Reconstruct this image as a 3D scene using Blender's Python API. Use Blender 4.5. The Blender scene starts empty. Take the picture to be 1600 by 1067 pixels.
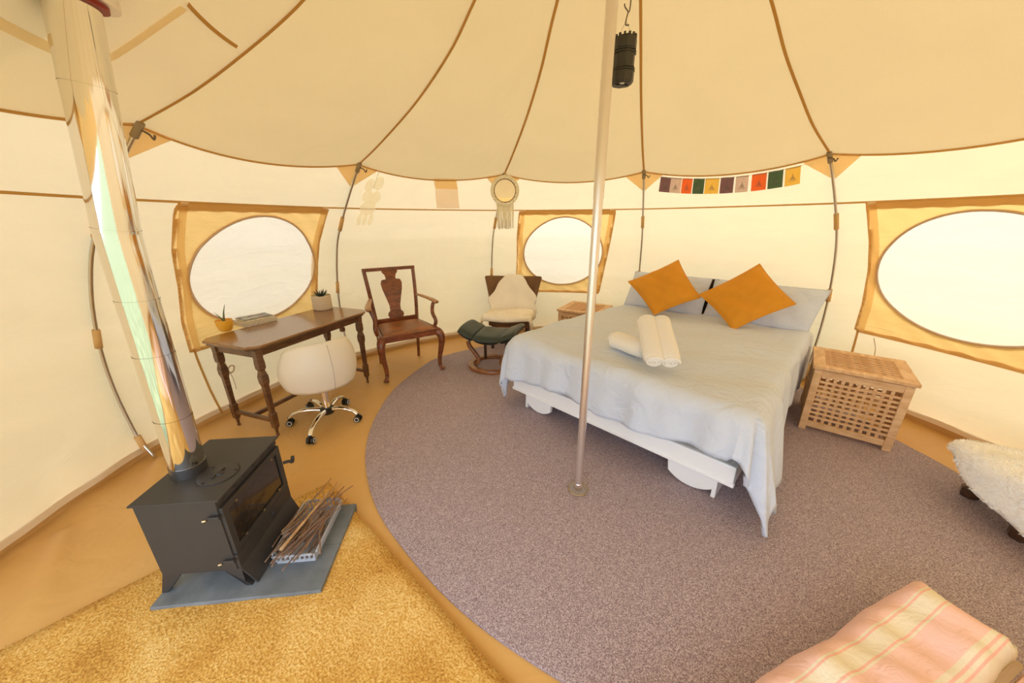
import bpy, math, random
import numpy as np
from mathutils import Vector, Matrix

scene = bpy.context.scene
COL = scene.collection
rnd = random.Random(7)
nrs = np.random.RandomState(7)

# ------------------------------------------------------------------ camera
CAM_H = 1.46
PITCH, ROLL, FPX = math.radians(18.92), math.radians(-0.301), 545.0
_r = Vector((1, 0, 0)); _f = Vector((0, math.cos(PITCH), -math.sin(PITCH))); _u = Vector((0, math.sin(PITCH), math.cos(PITCH)))
CR = math.cos(ROLL) * _r + math.sin(ROLL) * _u
CU = -math.sin(ROLL) * _r + math.cos(ROLL) * _u
cam_data = bpy.data.cameras.new('camera')
cam_data.sensor_width = 36.0
cam_data.lens = FPX / 1600.0 * 36.0
cam_data.clip_start = 0.05
cam = bpy.data.objects.new('camera', cam_data)
COL.objects.link(cam)
M = Matrix.Identity(4)
for i in range(3):
    M[i][0] = CR[i]; M[i][1] = CU[i]; M[i][2] = -_f[i]
M[2][3] = CAM_H
cam.matrix_world = M
scene.camera = cam

# ------------------------------------------------------------------ world, sun, exposure
world = bpy.data.worlds.new('world'); scene.world = world
world.use_nodes = True
wb = world.node_tree.nodes['Background']
wb.inputs['Color'].default_value = (0.72, 0.84, 1.0, 1)
wb.inputs['Strength'].default_value = 3.6
sun_d = bpy.data.lights.new('sun_offscreen', 'SUN'); sun_d.energy = 3.9; sun_d.angle = math.radians(3); sun_d.color = (1.0, 0.97, 0.91)
sun = bpy.data.objects.new('sun_offscreen', sun_d); COL.objects.link(sun)
_saz, _sel = math.radians(88), math.radians(48)      # where the sun stands (azimuth from +y clockwise, elevation)
sun.rotation_euler = Vector((math.sin(_saz) * math.cos(_sel), math.cos(_saz) * math.cos(_sel), math.sin(_sel))).to_track_quat('Z', 'Y').to_euler()
scene.view_settings.view_transform = 'Standard'
scene.view_settings.look = 'None'
scene.view_settings.gamma = 1.0
scene.view_settings.use_curve_mapping = False
scene.view_settings.exposure = 0.10
scene.cycles.use_denoising = True
scene.cycles.max_bounces = 10
scene.cycles.diffuse_bounces = 6
scene.cycles.caustics_reflective = False
scene.cycles.caustics_refractive = False

# a photo pixel gives a direction; its distance comes from the plane it lies on
def ray(px, py):
    return CR * ((px - 800) / FPX) + CU * (-(py - 533.5) / FPX) + _f
def at_z(px, py, z=0.0):
    d = ray(px, py); t = (z - CAM_H) / d.z
    return Vector((d.x * t, d.y * t, z))
def at_plane(px, py, p0, n):
    d = ray(px, py); o = Vector((0, 0, CAM_H))
    return o + d * ((Vector(p0) - o).dot(n) / d.dot(n))

# ------------------------------------------------------------------ materials
def new_mat(name):
    m = bpy.data.materials.new(name); m.use_nodes = True
    nt = m.node_tree
    return m, nt, nt.nodes['Principled BSDF']
def N(nt, kind, **kw):
    n = nt.nodes.new(kind)
    for k, v in kw.items():
        if k in n.inputs: n.inputs[k].default_value = v
        else: setattr(n, k, v)
    return n
def ramp(nt, stops):
    n = nt.nodes.new('ShaderNodeValToRGB')
    els = n.color_ramp.elements
    while len(els) < len(stops): els.new(0.5)
    for e, (p, c) in zip(els, stops):
        e.position = p; e.color = (c[0], c[1], c[2], 1)
    return n
def bump(nt, bsdf, height_socket, strength, dist):
    b = N(nt, 'ShaderNodeBump', Strength=strength, Distance=dist)
    nt.links.new(height_socket, b.inputs['Height'])
    nt.links.new(b.outputs['Normal'], bsdf.inputs['Normal'])
    return b
def coords(nt, scale=(1, 1, 1), kind='Object', rot=(0, 0, 0)):
    tc = nt.nodes.new('ShaderNodeTexCoord'); mp = N(nt, 'ShaderNodeMapping')
    mp.inputs['Scale'].default_value = scale; mp.inputs['Rotation'].default_value = rot
    nt.links.new(tc.outputs[kind], mp.inputs['Vector'])
    return mp.outputs['Vector']
def simple(name, col, rough=0.6, metal=0.0, bump_scale=None, bump_str=0.2, bump_dist=0.002, var=0.0, var_scale=6.0, sheen=0.0, coat=0.0):
    m, nt, b = new_mat(name)
    b.inputs['Base Color'].default_value = (*col, 1)
    b.inputs['Roughness'].default_value = rough
    b.inputs['Metallic'].default_value = metal
    if coat: b.inputs['Coat Weight'].default_value = coat; b.inputs['Coat Roughness'].default_value = 0.15
    if sheen: b.inputs['Sheen Weight'].default_value = sheen
    v = coords(nt)
    if var:
        n = N(nt, 'ShaderNodeTexNoise', Scale=var_scale, Detail=4.0); nt.links.new(v, n.inputs['Vector'])
        lo = tuple(c * (1 - var) for c in col); hi = tuple(min(1, c * (1 + var)) for c in col)
        r = ramp(nt, [(0.3, lo), (0.7, hi)]); nt.links.new(n.outputs['Fac'], r.inputs['Fac'])
        nt.links.new(r.outputs['Color'], b.inputs['Base Color'])
    if bump_scale:
        n2 = N(nt, 'ShaderNodeTexNoise', Scale=bump_scale, Detail=3.0); nt.links.new(v, n2.inputs['Vector'])
        bump(nt, b, n2.outputs['Fac'], bump_str, bump_dist)
    return m
def canvas(name, col, trans_col, mix=0.5, wrinkle=0.35, stretch=(1, 1, 2.2), wscale=2.2):
    """woven cotton that lets daylight through: diffuse on the lit side, translucent on the other"""
    m = bpy.data.materials.new(name); m.use_nodes = True; nt = m.node_tree
    nt.nodes.remove(nt.nodes['Principled BSDF'])
    out = nt.nodes['Material Output']
    d = N(nt, 'ShaderNodeBsdfDiffuse'); t = N(nt, 'ShaderNodeBsdfTranslucent'); mx = N(nt, 'ShaderNodeMixShader')
    mx.inputs['Fac'].default_value = mix
    v = coords(nt, stretch)
    n = N(nt, 'ShaderNodeTexNoise', Scale=wscale, Detail=3.0, Distortion=1.2); nt.links.new(v, n.inputs['Vector'])
    v2 = coords(nt, (1, 1, 1)); w = N(nt, 'ShaderNodeTexNoise', Scale=160.0, Detail=1.0); nt.links.new(v2, w.inputs['Vector'])
    for sh, c in ((d, col), (t, trans_col)):
        r = ramp(nt, [(0.25, tuple(x * 0.93 for x in c)), (0.75, c)])
        ad = N(nt, 'ShaderNodeMath', operation='MULTIPLY_ADD'); ad.inputs[1].default_value = 0.35
        nt.links.new(w.outputs['Fac'], ad.inputs[0])
        hf = N(nt, 'ShaderNodeMath', operation='MULTIPLY'); hf.inputs[1].default_value = 0.65
        nt.links.new(n.outputs['Fac'], hf.inputs[0]); nt.links.new(hf.outputs[0], ad.inputs[2])
        nt.links.new(ad.outputs[0], r.inputs['Fac']); nt.links.new(r.outputs['Color'], sh.inputs['Color'])
    bp = N(nt, 'ShaderNodeBump', Strength=wrinkle, Distance=0.05); nt.links.new(n.outputs['Fac'], bp.inputs['Height'])
    nt.links.new(bp.outputs['Normal'], d.inputs['Normal'])
    nt.links.new(d.outputs[0], mx.inputs[1]); nt.links.new(t.outputs[0], mx.inputs[2]); nt.links.new(mx.outputs[0], out.inputs['Surface'])
    return m
def wood(name, dark, light, scale=(2, 14, 14), rough=0.4, coat=0.0, nscale=3.0):
    m, nt, b = new_mat(name)
    v = coords(nt, scale)
    n = N(nt, 'ShaderNodeTexNoise', Scale=nscale, Detail=6.0, Distortion=0.8); nt.links.new(v, n.inputs['Vector'])
    r = ramp(nt, [(0.3, dark), (0.68, light)]); nt.links.new(n.outputs['Fac'], r.inputs['Fac'])
    nt.links.new(r.outputs['Color'], b.inputs['Base Color'])
    b.inputs['Roughness'].default_value = rough
    if coat: b.inputs['Coat Weight'].default_value = coat; b.inputs['Coat Roughness'].default_value = 0.12
    bump(nt, b, n.outputs['Fac'], 0.12, 0.002)
    return m

MAT = {}
MAT['canvas'] = canvas('cream canvas', (0.87, 0.71, 0.47), (0.98, 0.765, 0.455), 0.222)
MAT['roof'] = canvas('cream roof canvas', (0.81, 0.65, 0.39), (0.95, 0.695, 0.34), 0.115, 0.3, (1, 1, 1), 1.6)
MAT['pane'] = canvas('pale window cloth', (0.90, 0.79, 0.64), (1.0, 0.84, 0.62), 0.265, 0.5, (1, 1, 3.5), 2.6)
MAT['tan'] = canvas('tan canvas', (0.62, 0.37, 0.13), (0.84, 0.48, 0.15), 0.36, 0.9, (1, 1, 5), 3.0)
MAT['hem'] = canvas('tan hem tape', (0.75, 0.47, 0.18), (1.0, 0.88, 0.66), 0.74)
MAT['patch'] = canvas('sewn patch tape', (0.85, 0.62, 0.32), (0.98, 0.86, 0.62), 0.80)
MAT['sleeve'] = simple('tan webbing sleeve', (0.66, 0.41, 0.16), 0.8)
MAT['cap'] = simple('grey tan cap', (0.34, 0.26, 0.17), 0.7)
MAT['vent_mesh'] = canvas('pinkish vent mesh', (0.82, 0.64, 0.48), (1.0, 0.87, 0.72), 0.70)
MAT['tape'] = canvas('brown seam tape', (0.50, 0.29, 0.09), (0.66, 0.37, 0.11), 0.45)
MAT['piping'] = simple('pale pink piping', (0.62, 0.44, 0.30), 0.8)
MAT['macrame'] = simple('cream macrame cord', (0.93, 0.86, 0.70), 0.9, bump_scale=150, bump_str=0.4)
MAT['flap'] = canvas('tan reinforcing canvas', (0.78, 0.50, 0.20), (0.98, 0.74, 0.38), 0.66)
MAT['pale_felt'] = canvas('pale cream felt', (0.95, 0.86, 0.68), (1.0, 0.97, 0.86), 0.85)
MAT['steel'] = simple('brushed steel tube', (0.62, 0.58, 0.52), 0.28, 1.0)
MAT['hook_metal'] = simple('dull hook metal', (0.20, 0.15, 0.11), 0.45, 0.8)
MAT['flue'] = simple('polished flue steel', (0.80, 0.77, 0.72), 0.07, 1.0)
MAT['flue_dull'] = simple('heat dulled flue collar', (0.22, 0.21, 0.21), 0.3, 0.9)
MAT['alu'] = simple('satin aluminium pole', (0.80, 0.74, 0.70), 0.32, 0.9)
MAT['chrome'] = simple('chrome', (0.86, 0.84, 0.80), 0.08, 1.0)
MAT['black_plastic'] = simple('black plastic', (0.015, 0.014, 0.013), 0.4)
MAT['lantern'] = simple('dark grey lantern plastic', (0.045, 0.040, 0.032), 0.5, bump_scale=80)
MAT['white_plastic'] = simple('white plastic', (0.75, 0.74, 0.72), 0.4)
MAT['stove'] = simple('matt black stove paint', (0.040, 0.036, 0.034), 0.52, 0.0, bump_scale=260, bump_str=0.15, var=0.12, var_scale=3)
MAT['stove_glass'] = simple('dark stove glass', (0.012, 0.010, 0.008), 0.06, coat=0.6)
MAT['brass'] = simple('brass pin', (0.60, 0.46, 0.26), 0.3, 1.0)
MAT['red_silicone'] = simple('red silicone', (0.35, 0.03, 0.015), 0.5)
MAT['slate'] = simple('blue grey slate', (0.165, 0.185, 0.20), 0.55, bump_scale=30, bump_str=0.35, bump_dist=0.004, var=0.25, var_scale=9)
MAT['desk'] = wood('dark oak', (0.060, 0.022, 0.009), (0.170, 0.072, 0.026), (3, 3, 12), 0.32, 0.3)
MAT['desk_top'] = wood('polished walnut top', (0.17, 0.078, 0.026), (0.30, 0.145, 0.048), (1.5, 10, 10), 0.26, 0.5)
MAT['mahogany'] = wood('red mahogany', (0.105, 0.025, 0.008), (0.26, 0.070, 0.018), (4, 4, 10), 0.3, 0.3)
MAT['mahogany_pale'] = wood('rubbed mahogany arm', (0.28, 0.12, 0.04), (0.50, 0.27, 0.10), (4, 4, 10), 0.3, 0.3)
MAT['leather_seat'] = simple('worn tan brown leather', (0.27, 0.095, 0.024), 0.42, bump_scale=60, bump_str=0.2, var=0.45, var_scale=5)
MAT['acacia'] = wood('oiled acacia', (0.60, 0.34, 0.15), (0.82, 0.55, 0.30), (3, 12, 12), 0.5, 0.0, 2.0)
MAT['acacia_lid'] = wood('oiled acacia lid, grain across', (0.60, 0.34, 0.15), (0.82, 0.55, 0.30), (12, 3, 12), 0.5, 0.0, 2.0)
MAT['green_leather'] = simple('dark green leather', (0.022, 0.034, 0.027), 0.36, bump_scale=70, bump_str=0.25)
MAT['teak'] = wood('bent teak', (0.19, 0.062, 0.018), (0.36, 0.135, 0.042), (6, 6, 6), 0.3, 0.3)
MAT['brown_fabric'] = simple('brown wool', (0.175, 0.085, 0.032), 0.85, bump_scale=150, var=0.15)
MAT['dark_wood'] = wood('dark turned wood', (0.030, 0.012, 0.006), (0.09, 0.036, 0.016), (8, 8, 8), 0.35, 0.3)
MAT['fleece'] = simple('ivory fleece', (0.93, 0.85, 0.70), 0.95, bump_scale=55, bump_str=0.7, bump_dist=0.010, var=0.04)
MAT['fleece_white'] = simple('white fleece', (0.96, 0.94, 0.90), 0.95, bump_scale=55, bump_str=0.7, bump_dist=0.010, var=0.03)
MAT['white_frame'] = simple('white painted wood', (0.90, 0.89, 0.87), 0.35)
MAT['mattress'] = simple('white mattress ticking', (0.80, 0.78, 0.74), 0.8, bump_scale=60)
MAT['headboard'] = wood('near black headboard', (0.020, 0.006, 0.005), (0.055, 0.016, 0.010), (4, 4, 4), 0.35)
MAT['mustard'] = simple('mustard cotton', (0.68, 0.285, 0.012), 0.8, bump_scale=260, bump_str=0.25, bump_dist=0.002, var=0.07, var_scale=5)
MAT['towel'] = simple('white terry', (0.86, 0.83, 0.78), 0.95, bump_scale=300, bump_str=0.8, bump_dist=0.003)
MAT['office_shell'] = simple('cream white leatherette', (0.80, 0.73, 0.60), 0.42, bump_scale=40, bump_str=0.08)
MAT['seam_thread'] = simple('greyed seam', (0.55, 0.46, 0.40), 0.8)
MAT['pot_cream'] = simple('woven cream pot', (0.68, 0.55, 0.38), 0.85, bump_scale=130, bump_str=0.7)
MAT['pot_yellow'] = simple('yellow glazed pot', (0.82, 0.42, 0.035), 0.3, coat=0.3)
MAT['soil'] = simple('dark soil', (0.05, 0.03, 0.018), 0.95, bump_scale=120)
MAT['plant_dark'] = simple('dark succulent', (0.020, 0.035, 0.022), 0.5)
MAT['plant_green'] = simple('grey green aloe', (0.15, 0.19, 0.085), 0.5)
MAT['paper'] = simple('magazine pages', (0.62, 0.55, 0.40), 0.8, bump_scale=90, var=0.2, var_scale=40)
MAT['basket'] = simple('light grey plastic', (0.42, 0.43, 0.46), 0.4)
MAT['bark'] = simple('brown bark', (0.25, 0.145, 0.09), 0.85, bump_scale=90, var=0.35, var_scale=18)
MAT['bark_pale'] = simple('pale tan bark', (0.50, 0.30, 0.14), 0.8, bump_scale=90, var=0.3, var_scale=18)
MAT['mirror'] = simple('mirror glass', (0.92, 0.90, 0.86), 0.02, 1.0)
MAT['grass'] = simple('sunlit dry grass', (0.24, 0.26, 0.13), 0.95, bump_scale=20, var=0.3, var_scale=2)

def groundsheet():
    m, nt, b = new_mat('tan groundsheet')
    v = coords(nt)
    n = N(nt, 'ShaderNodeTexNoise', Scale=1.6, Detail=4.0, Distortion=0.6); nt.links.new(v, n.inputs['Vector'])
    r = ramp(nt, [(0.3, (0.64, 0.36, 0.105)), (0.7, (0.70, 0.42, 0.14))]); nt.links.new(n.outputs['Fac'], r.inputs['Fac'])
    nt.links.new(r.outputs['Color'], b.inputs['Base Color'])
    b.inputs['Roughness'].default_value = 0.42
    n2 = N(nt, 'ShaderNodeTexNoise', Scale=3.5, Detail=3.0, Distortion=1.5); nt.links.new(v, n2.inputs['Vector'])
    bump(nt, b, n2.outputs['Fac'], 0.35, 0.03)
    return m
MAT['groundsheet'] = groundsheet()

def carpet_mat():
    m, nt, b = new_mat('flecked mauve brown carpet')
    v = coords(nt)
    n = N(nt, 'ShaderNodeTexNoise', Scale=240.0, Detail=3.0, Roughness=0.7); nt.links.new(v, n.inputs['Vector'])
    r = ramp(nt, [(0.33, (0.15, 0.105, 0.115)), (0.5, (0.38, 0.29, 0.315)), (0.66, (0.70, 0.61, 0.64))])
    nt.links.new(n.outputs['Fac'], r.inputs['Fac'])
    n3 = N(nt, 'ShaderNodeTexNoise', Scale=1.1, Detail=2.0); nt.links.new(v, n3.inputs['Vector'])
    mx = N(nt, 'ShaderNodeMix', data_type='RGBA', blend_type='MULTIPLY'); mx.inputs[0].default_value = 0.25
    nt.links.new(r.outputs['Color'], mx.inputs[6]); nt.links.new(n3.outputs['Color'], mx.inputs[7])
    nt.links.new(r.outputs['Color'], b.inputs['Base Color'])
    b.inputs['Roughness'].default_value = 0.95
    bump(nt, b, n.outputs['Fac'], 0.7, 0.004)
    return m
MAT['carpet'] = carpet_mat()

def rug_mat():
    m, nt, b = new_mat('mustard shag')
    v = coords(nt)
    n = N(nt, 'ShaderNodeTexNoise', Scale=3.2, Detail=4.0, Distortion=0.5); nt.links.new(v, n.inputs['Vector'])
    n2 = N(nt, 'ShaderNodeTexNoise', Scale=120.0, Detail=2.0); nt.links.new(v, n2.inputs['Vector'])
    ad = N(nt, 'ShaderNodeMath', operation='MULTIPLY_ADD'); ad.inputs[1].default_value = 0.55
    hf = N(nt, 'ShaderNodeMath', operation='MULTIPLY'); hf.inputs[1].default_value = 0.45
    nt.links.new(n.outputs['Fac'], hf.inputs[0]); nt.links.new(n2.outputs['Fac'], ad.inputs[0]); nt.links.new(hf.outputs[0], ad.inputs[2])
    r = ramp(nt, [(0.34, (0.40, 0.17, 0.018)), (0.5, (0.66, 0.36, 0.065)), (0.66, (0.85, 0.60, 0.22))])
    nt.links.new(ad.outputs[0], r.inputs['Fac']); nt.links.new(r.outputs['Color'], b.inputs['Base Color'])
    b.inputs['Roughness'].default_value = 0.9
    bump(nt, b, n2.outputs['Fac'], 0.8, 0.008)
    return m
MAT['rug'] = rug_mat()

def duvet_mat():
    m, nt, b = new_mat('pale blue fine striped cotton')
    v = coords(nt, (1, 1, 1), 'UV')
    w = N(nt, 'ShaderNodeTexWave', Scale=52.0, wave_type='BANDS', bands_direction='X'); nt.links.new(v, w.inputs['Vector'])
    r = ramp(nt, [(0.35, (0.57, 0.63, 0.75)), (0.65, (0.67, 0.715, 0.80))]); nt.links.new(w.outputs['Fac'], r.inputs['Fac'])
    nt.links.new(r.outputs['Color'], b.inputs['Base Color'])
    b.inputs['Roughness'].default_value = 0.85
    vo = coords(nt); n = N(nt, 'ShaderNodeTexNoise', Scale=9.0, Detail=4.0, Distortion=1.0); nt.links.new(vo, n.inputs['Vector'])
    bump(nt, b, n.outputs['Fac'], 0.6, 0.028)
    return m
MAT['duvet'] = duvet_mat()

def blanket_mat():
    """woven stripes across the blanket: pink fields, cream bands, thin pink lines"""
    m, nt, b = new_mat('pink and cream striped blanket')
    tc = nt.nodes.new('ShaderNodeTexCoord'); sp = N(nt, 'ShaderNodeSeparateXYZ'); nt.links.new(tc.outputs['UV'], sp.inputs[0])
    pink = (0.92, 0.57, 0.49); cream = (0.84, 0.76, 0.56); line = (0.90, 0.47, 0.36)
    stops = [(0.0, cream), (0.03, pink), (0.215, pink), (0.22, cream), (0.235, cream), (0.24, line), (0.255, line), (0.26, cream), (0.40, cream), (0.405, line), (0.42, line), (0.425, cream), (0.44, cream), (0.445, pink), (0.74, pink), (0.745, cream), (0.79, cream), (0.795, line), (0.815, line), (0.82, cream), (0.845, cream), (0.85, line), (0.865, line), (0.87, cream), (1.0, cream)]
    r = ramp(nt, stops); r.color_ramp.interpolation = 'LINEAR'
    nt.links.new(sp.outputs[1], r.inputs['Fac'])
    v = coords(nt); n = N(nt, 'ShaderNodeTexNoise', Scale=45.0, Detail=4.0, Distortion=1.0); nt.links.new(v, n.inputs['Vector'])
    mx = N(nt, 'ShaderNodeMix', data_type='RGBA', blend_type='MIX')
    sc = N(nt, 'ShaderNodeMath', operation='MULTIPLY'); sc.inputs[1].default_value = 0.35; nt.links.new(n.outputs['Fac'], sc.inputs[0])
    nt.links.new(sc.outputs[0], mx.inputs[0]); nt.links.new(r.outputs['Color'], mx.inputs[6]); mx.inputs[7].default_value = (0.86, 0.72, 0.62, 1)
    nt.links.new(mx.outputs[2], b.inputs['Base Color'])
    b.inputs['Roughness'].default_value = 0.95
    n2 = N(nt, 'ShaderNodeTexNoise', Scale=14.0, Detail=4.0, Distortion=1.5); nt.links.new(v, n2.inputs['Vector'])
    bump(nt, b, n2.outputs['Fac'], 0.4, 0.02)
    return m
MAT['blanket'] = blanket_mat()

def cover_mat(name, cols, seed):
    """a printed magazine cover: patches of photo colour"""
    m, nt, b = new_mat(name)
    v = coords(nt, (1, 1, 1)); vo = N(nt, 'ShaderNodeTexVoronoi', Scale=26.0); vo.inputs['Randomness'].default_value = 1.0
    mp = N(nt, 'ShaderNodeMapping'); mp.inputs['Location'].default_value = (seed, seed * 2, 0); nt.links.new(v, mp.inputs['Vector']); nt.links.new(mp.outputs[0], vo.inputs['Vector'])
    sp = N(nt, 'ShaderNodeSeparateColor'); nt.links.new(vo.outputs['Color'], sp.inputs[0])
    r = ramp(nt, [(i / (len(cols) - 1), c) for i, c in enumerate(cols)]); nt.links.new(sp.outputs[0], r.inputs['Fac'])
    nt.links.new(r.outputs['Color'], b.inputs['Base Color']); b.inputs['Roughness'].default_value = 0.35
    return m
MAT['cover_a'] = cover_mat('dark picture cover', [(0.03, 0.02, 0.018), (0.22, 0.12, 0.08), (0.42, 0.38, 0.28), (0.10, 0.12, 0.06), (0.06, 0.04, 0.035)], 1.3)
MAT['cover_b'] = cover_mat('pale picture cover', [(0.60, 0.52, 0.36), (0.50, 0.40, 0.22), (0.68, 0.60, 0.45)], 4.1)
for nm, c in dict(plum=(0.20, 0.10, 0.105), pale=(0.62, 0.48, 0.42), orange=(0.78, 0.155, 0.03), green=(0.075, 0.125, 0.060), yellow=(0.83, 0.52, 0.10)).items():
    MAT['flag_' + nm] = canvas('flag cloth ' + nm, c, tuple(min(1, x * 1.25 + .03) for x in c), 0.55)
    MAT['flag_print_' + nm] = simple('flag print ' + nm, tuple(min(1, x * 0.72 + 0.09) for x in c), 0.85)

# ------------------------------------------------------------------ mesh helpers
class MB:
    def __init__(s): s.v = []; s.f = []; s.uv = None
    def add(s, verts, faces):
        o = len(s.v); s.v += [tuple(p) for p in verts]; s.f += [tuple(i + o for i in f) for f in faces]; return s
    def box(s, c, size, rot=None):
        hx, hy, hz = size[0] / 2, size[1] / 2, size[2] / 2
        vs = [Vector((x, y, z)) for z in (-hz, hz) for y in (-hy, hy) for x in (-hx, hx)]
        if rot is not None: vs = [rot @ p for p in vs]
        c = Vector(c)
        return s.add([p + c for p in vs], [(0, 2, 3, 1), (4, 5, 7, 6), (0, 1, 5, 4), (2, 6, 7, 3), (0, 4, 6, 2), (1, 3, 7, 5)])
    def bar(s, a, b, w, h, up=(0, 0, 1)):
        a, b = Vector(a), Vector(b); d = (b - a); L = d.length; d.normalize()
        x = d.cross(Vector(up)).normalized(); z = x.cross(d)
        R = Matrix((x, d, z)).transposed()
        return s.box((a + b) / 2, (w, L, h), R)
    def tube(s, pts, rad, seg=8, caps=True, flat=1.0):
        pts = [Vector(p) for p in pts]; n = len(pts)
        rad = [rad] * n if not isinstance(rad, (list, tuple)) else rad
        t0 = (pts[1] - pts[0]).normalized()
        ref = Vector((0, 0, 1)) if abs(t0.z) < 0.9 else Vector((1, 0, 0))
        x = t0.cross(ref).normalized(); rings = []
        for i, p in enumerate(pts):
            t = (pts[min(i + 1, n - 1)] - pts[max(i - 1, 0)]).normalized()
            x = (x - t * x.dot(t)).normalized(); y = t.cross(x)
            rings.append([p + (x * math.cos(2 * math.pi * k / seg) + y * math.sin(2 * math.pi * k / seg) * flat) * rad[i] for k in range(seg)])
        vs = [q for r in rings for q in r]
        fs = [(i * seg + k, i * seg + (k + 1) % seg, (i + 1) * seg + (k + 1) % seg, (i + 1) * seg + k) for i in range(n - 1) for k in range(seg)]
        if caps: fs += [tuple(range(seg))[::-1], tuple((n - 1) * seg + k for k in range(seg))]
        return s.add(vs, fs)
    def lathe(s, prof, seg=16, c=(0, 0, 0), rot0=0.0, caps=True, sx=1.0, sy=1.0):
        vs = []; n = len(prof)
        for r, z in prof:
            for k in range(seg):
                a = rot0 + 2 * math.pi * k / seg
                vs.append((c[0] + r * math.cos(a) * sx, c[1] + r * math.sin(a) * sy, c[2] + z))
        fs = [(i * seg + k, i * seg + (k + 1) % seg, (i + 1) * seg + (k + 1) % seg, (i + 1) * seg + k) for i in range(n - 1) for k in range(seg)]
        if caps: fs += [tuple(range(seg))[::-1], tuple((n - 1) * seg + k for k in range(seg))]
        return s.add(vs, fs)
    def prism(s, poly, z0, z1, fn=None):
        n = len(poly); fn = fn or (lambda x, y, z: (x, y, z))
        vs = [fn(x, y, z0) for x, y in poly] + [fn(x, y, z1) for x, y in poly]
        fs = [tuple(range(n))[::-1], tuple(range(n, 2 * n))] + [(i, (i + 1) % n, n + (i + 1) % n, n + i) for i in range(n)]
        return s.add(vs, fs)
    def grid(s, nu, nv, fn, keep=None, close_u=False):
        vs = [fn(i / nu, j / nv) for j in range(nv + 1) for i in range(nu + 1)]
        fs = []
        for j in range(nv):
            for i in range(nu):
                if keep is None or keep((i + .5) / nu, (j + .5) / nv):
                    a = j * (nu + 1) + i; fs.append((a, a + 1, a + nu + 2, a + nu + 1))
        o = len(s.v); s.add(vs, fs)
        if s.uv is None: s.uv = {}
        for j in range(nv + 1):
            for i in range(nu + 1): s.uv[o + j * (nu + 1) + i] = (i / nu, j / nv)
        return s
    def ribbon(s, pts, dirs, w):
        vs = []
        for p, d in zip(pts, dirs):
            p = Vector(p); d = Vector(d).normalized(); vs += [p - d * w / 2, p + d * w / 2]
        return s.add(vs, [(2 * i, 2 * i + 1, 2 * i + 3, 2 * i + 2) for i in range(len(pts) - 1)])
    def build(s, name, mat, parent=None, smooth=False, bevel=0.0, solid=0.0, sub=0, off=-1):
        me = bpy.data.meshes.new(name); me.from_pydata([tuple(p) for p in s.v], [], s.f); me.update()
        if s.uv:
            ul = me.uv_layers.new(name='UVMap')
            for lp in me.loops: ul.data[lp.index].uv = s.uv.get(lp.vertex_index, (0, 0))
        return link_mesh(name, me, mat, parent, smooth, bevel, solid, sub, off)
def link_mesh(name, me, mat, parent=None, smooth=False, bevel=0.0, solid=0.0, sub=0, off=-1):
    o = bpy.data.objects.new(name, me); COL.objects.link(o)
    me.materials.append(MAT[mat] if isinstance(mat, str) else mat)
    if smooth:
        for p in me.polygons: p.use_smooth = True
        if smooth == 'auto':
            try: me.set_sharp_from_angle(angle=math.radians(38))
            except Exception: pass
    if solid: md = o.modifiers.new('solid', 'SOLIDIFY'); md.thickness = solid; md.offset = off
    if sub: md = o.modifiers.new('sub', 'SUBSURF'); md.levels = sub; md.render_levels = sub
    if bevel: md = o.modifiers.new('bevel', 'BEVEL'); md.width = bevel; md.segments = 2; md.limit_method = 'ANGLE'
    if parent is not None: o.parent = parent
    return o
def tag(o, label, cat, group=None):
    o['label'] = label; o['category'] = cat
    if group: o['group'] = group
    return o
def thing(name, label, cat, loc=(0, 0, 0), rotz=0.0, group=None):
    o = bpy.data.objects.new(name, None); COL.objects.link(o)
    o.empty_display_size = 0.05
    o.location = loc; o.rotation_euler = (0, 0, rotz)
    return tag(o, label, cat, group)
def structure(name, label=None, cat=None):
    o = bpy.data.objects.new(name, None); COL.objects.link(o); o['kind'] = 'structure'
    o.empty_display_size = 0.05
    if label: o['label'] = label
    if cat: o['category'] = cat
    return o
def copy_part(src, parent, loc=None, rot=None, scale=None):
    c = src.copy(); COL.objects.link(c); c.parent = parent
    if loc is not None: c.location = loc
    if rot is not None: c.rotation_euler = rot
    if scale is not None: c.scale = scale
    return c
def smooth_path(pts, n=8):
    """Catmull-Rom through the points"""
    P = [Vector(p) for p in pts]; out = []
    for i in range(len(P) - 1):
        p0 = P[max(i - 1, 0)]; p1 = P[i]; p2 = P[i + 1]; p3 = P[min(i + 2, len(P) - 1)]
        for k in range(n):
            t = k / n
            out.append(0.5 * ((2 * p1) + (-p0 + p2) * t + (2 * p0 - 5 * p1 + 4 * p2 - p3) * t * t + (-p0 + 3 * p1 - 3 * p2 + p3) * t ** 3))
    out.append(P[-1]); return out

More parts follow.
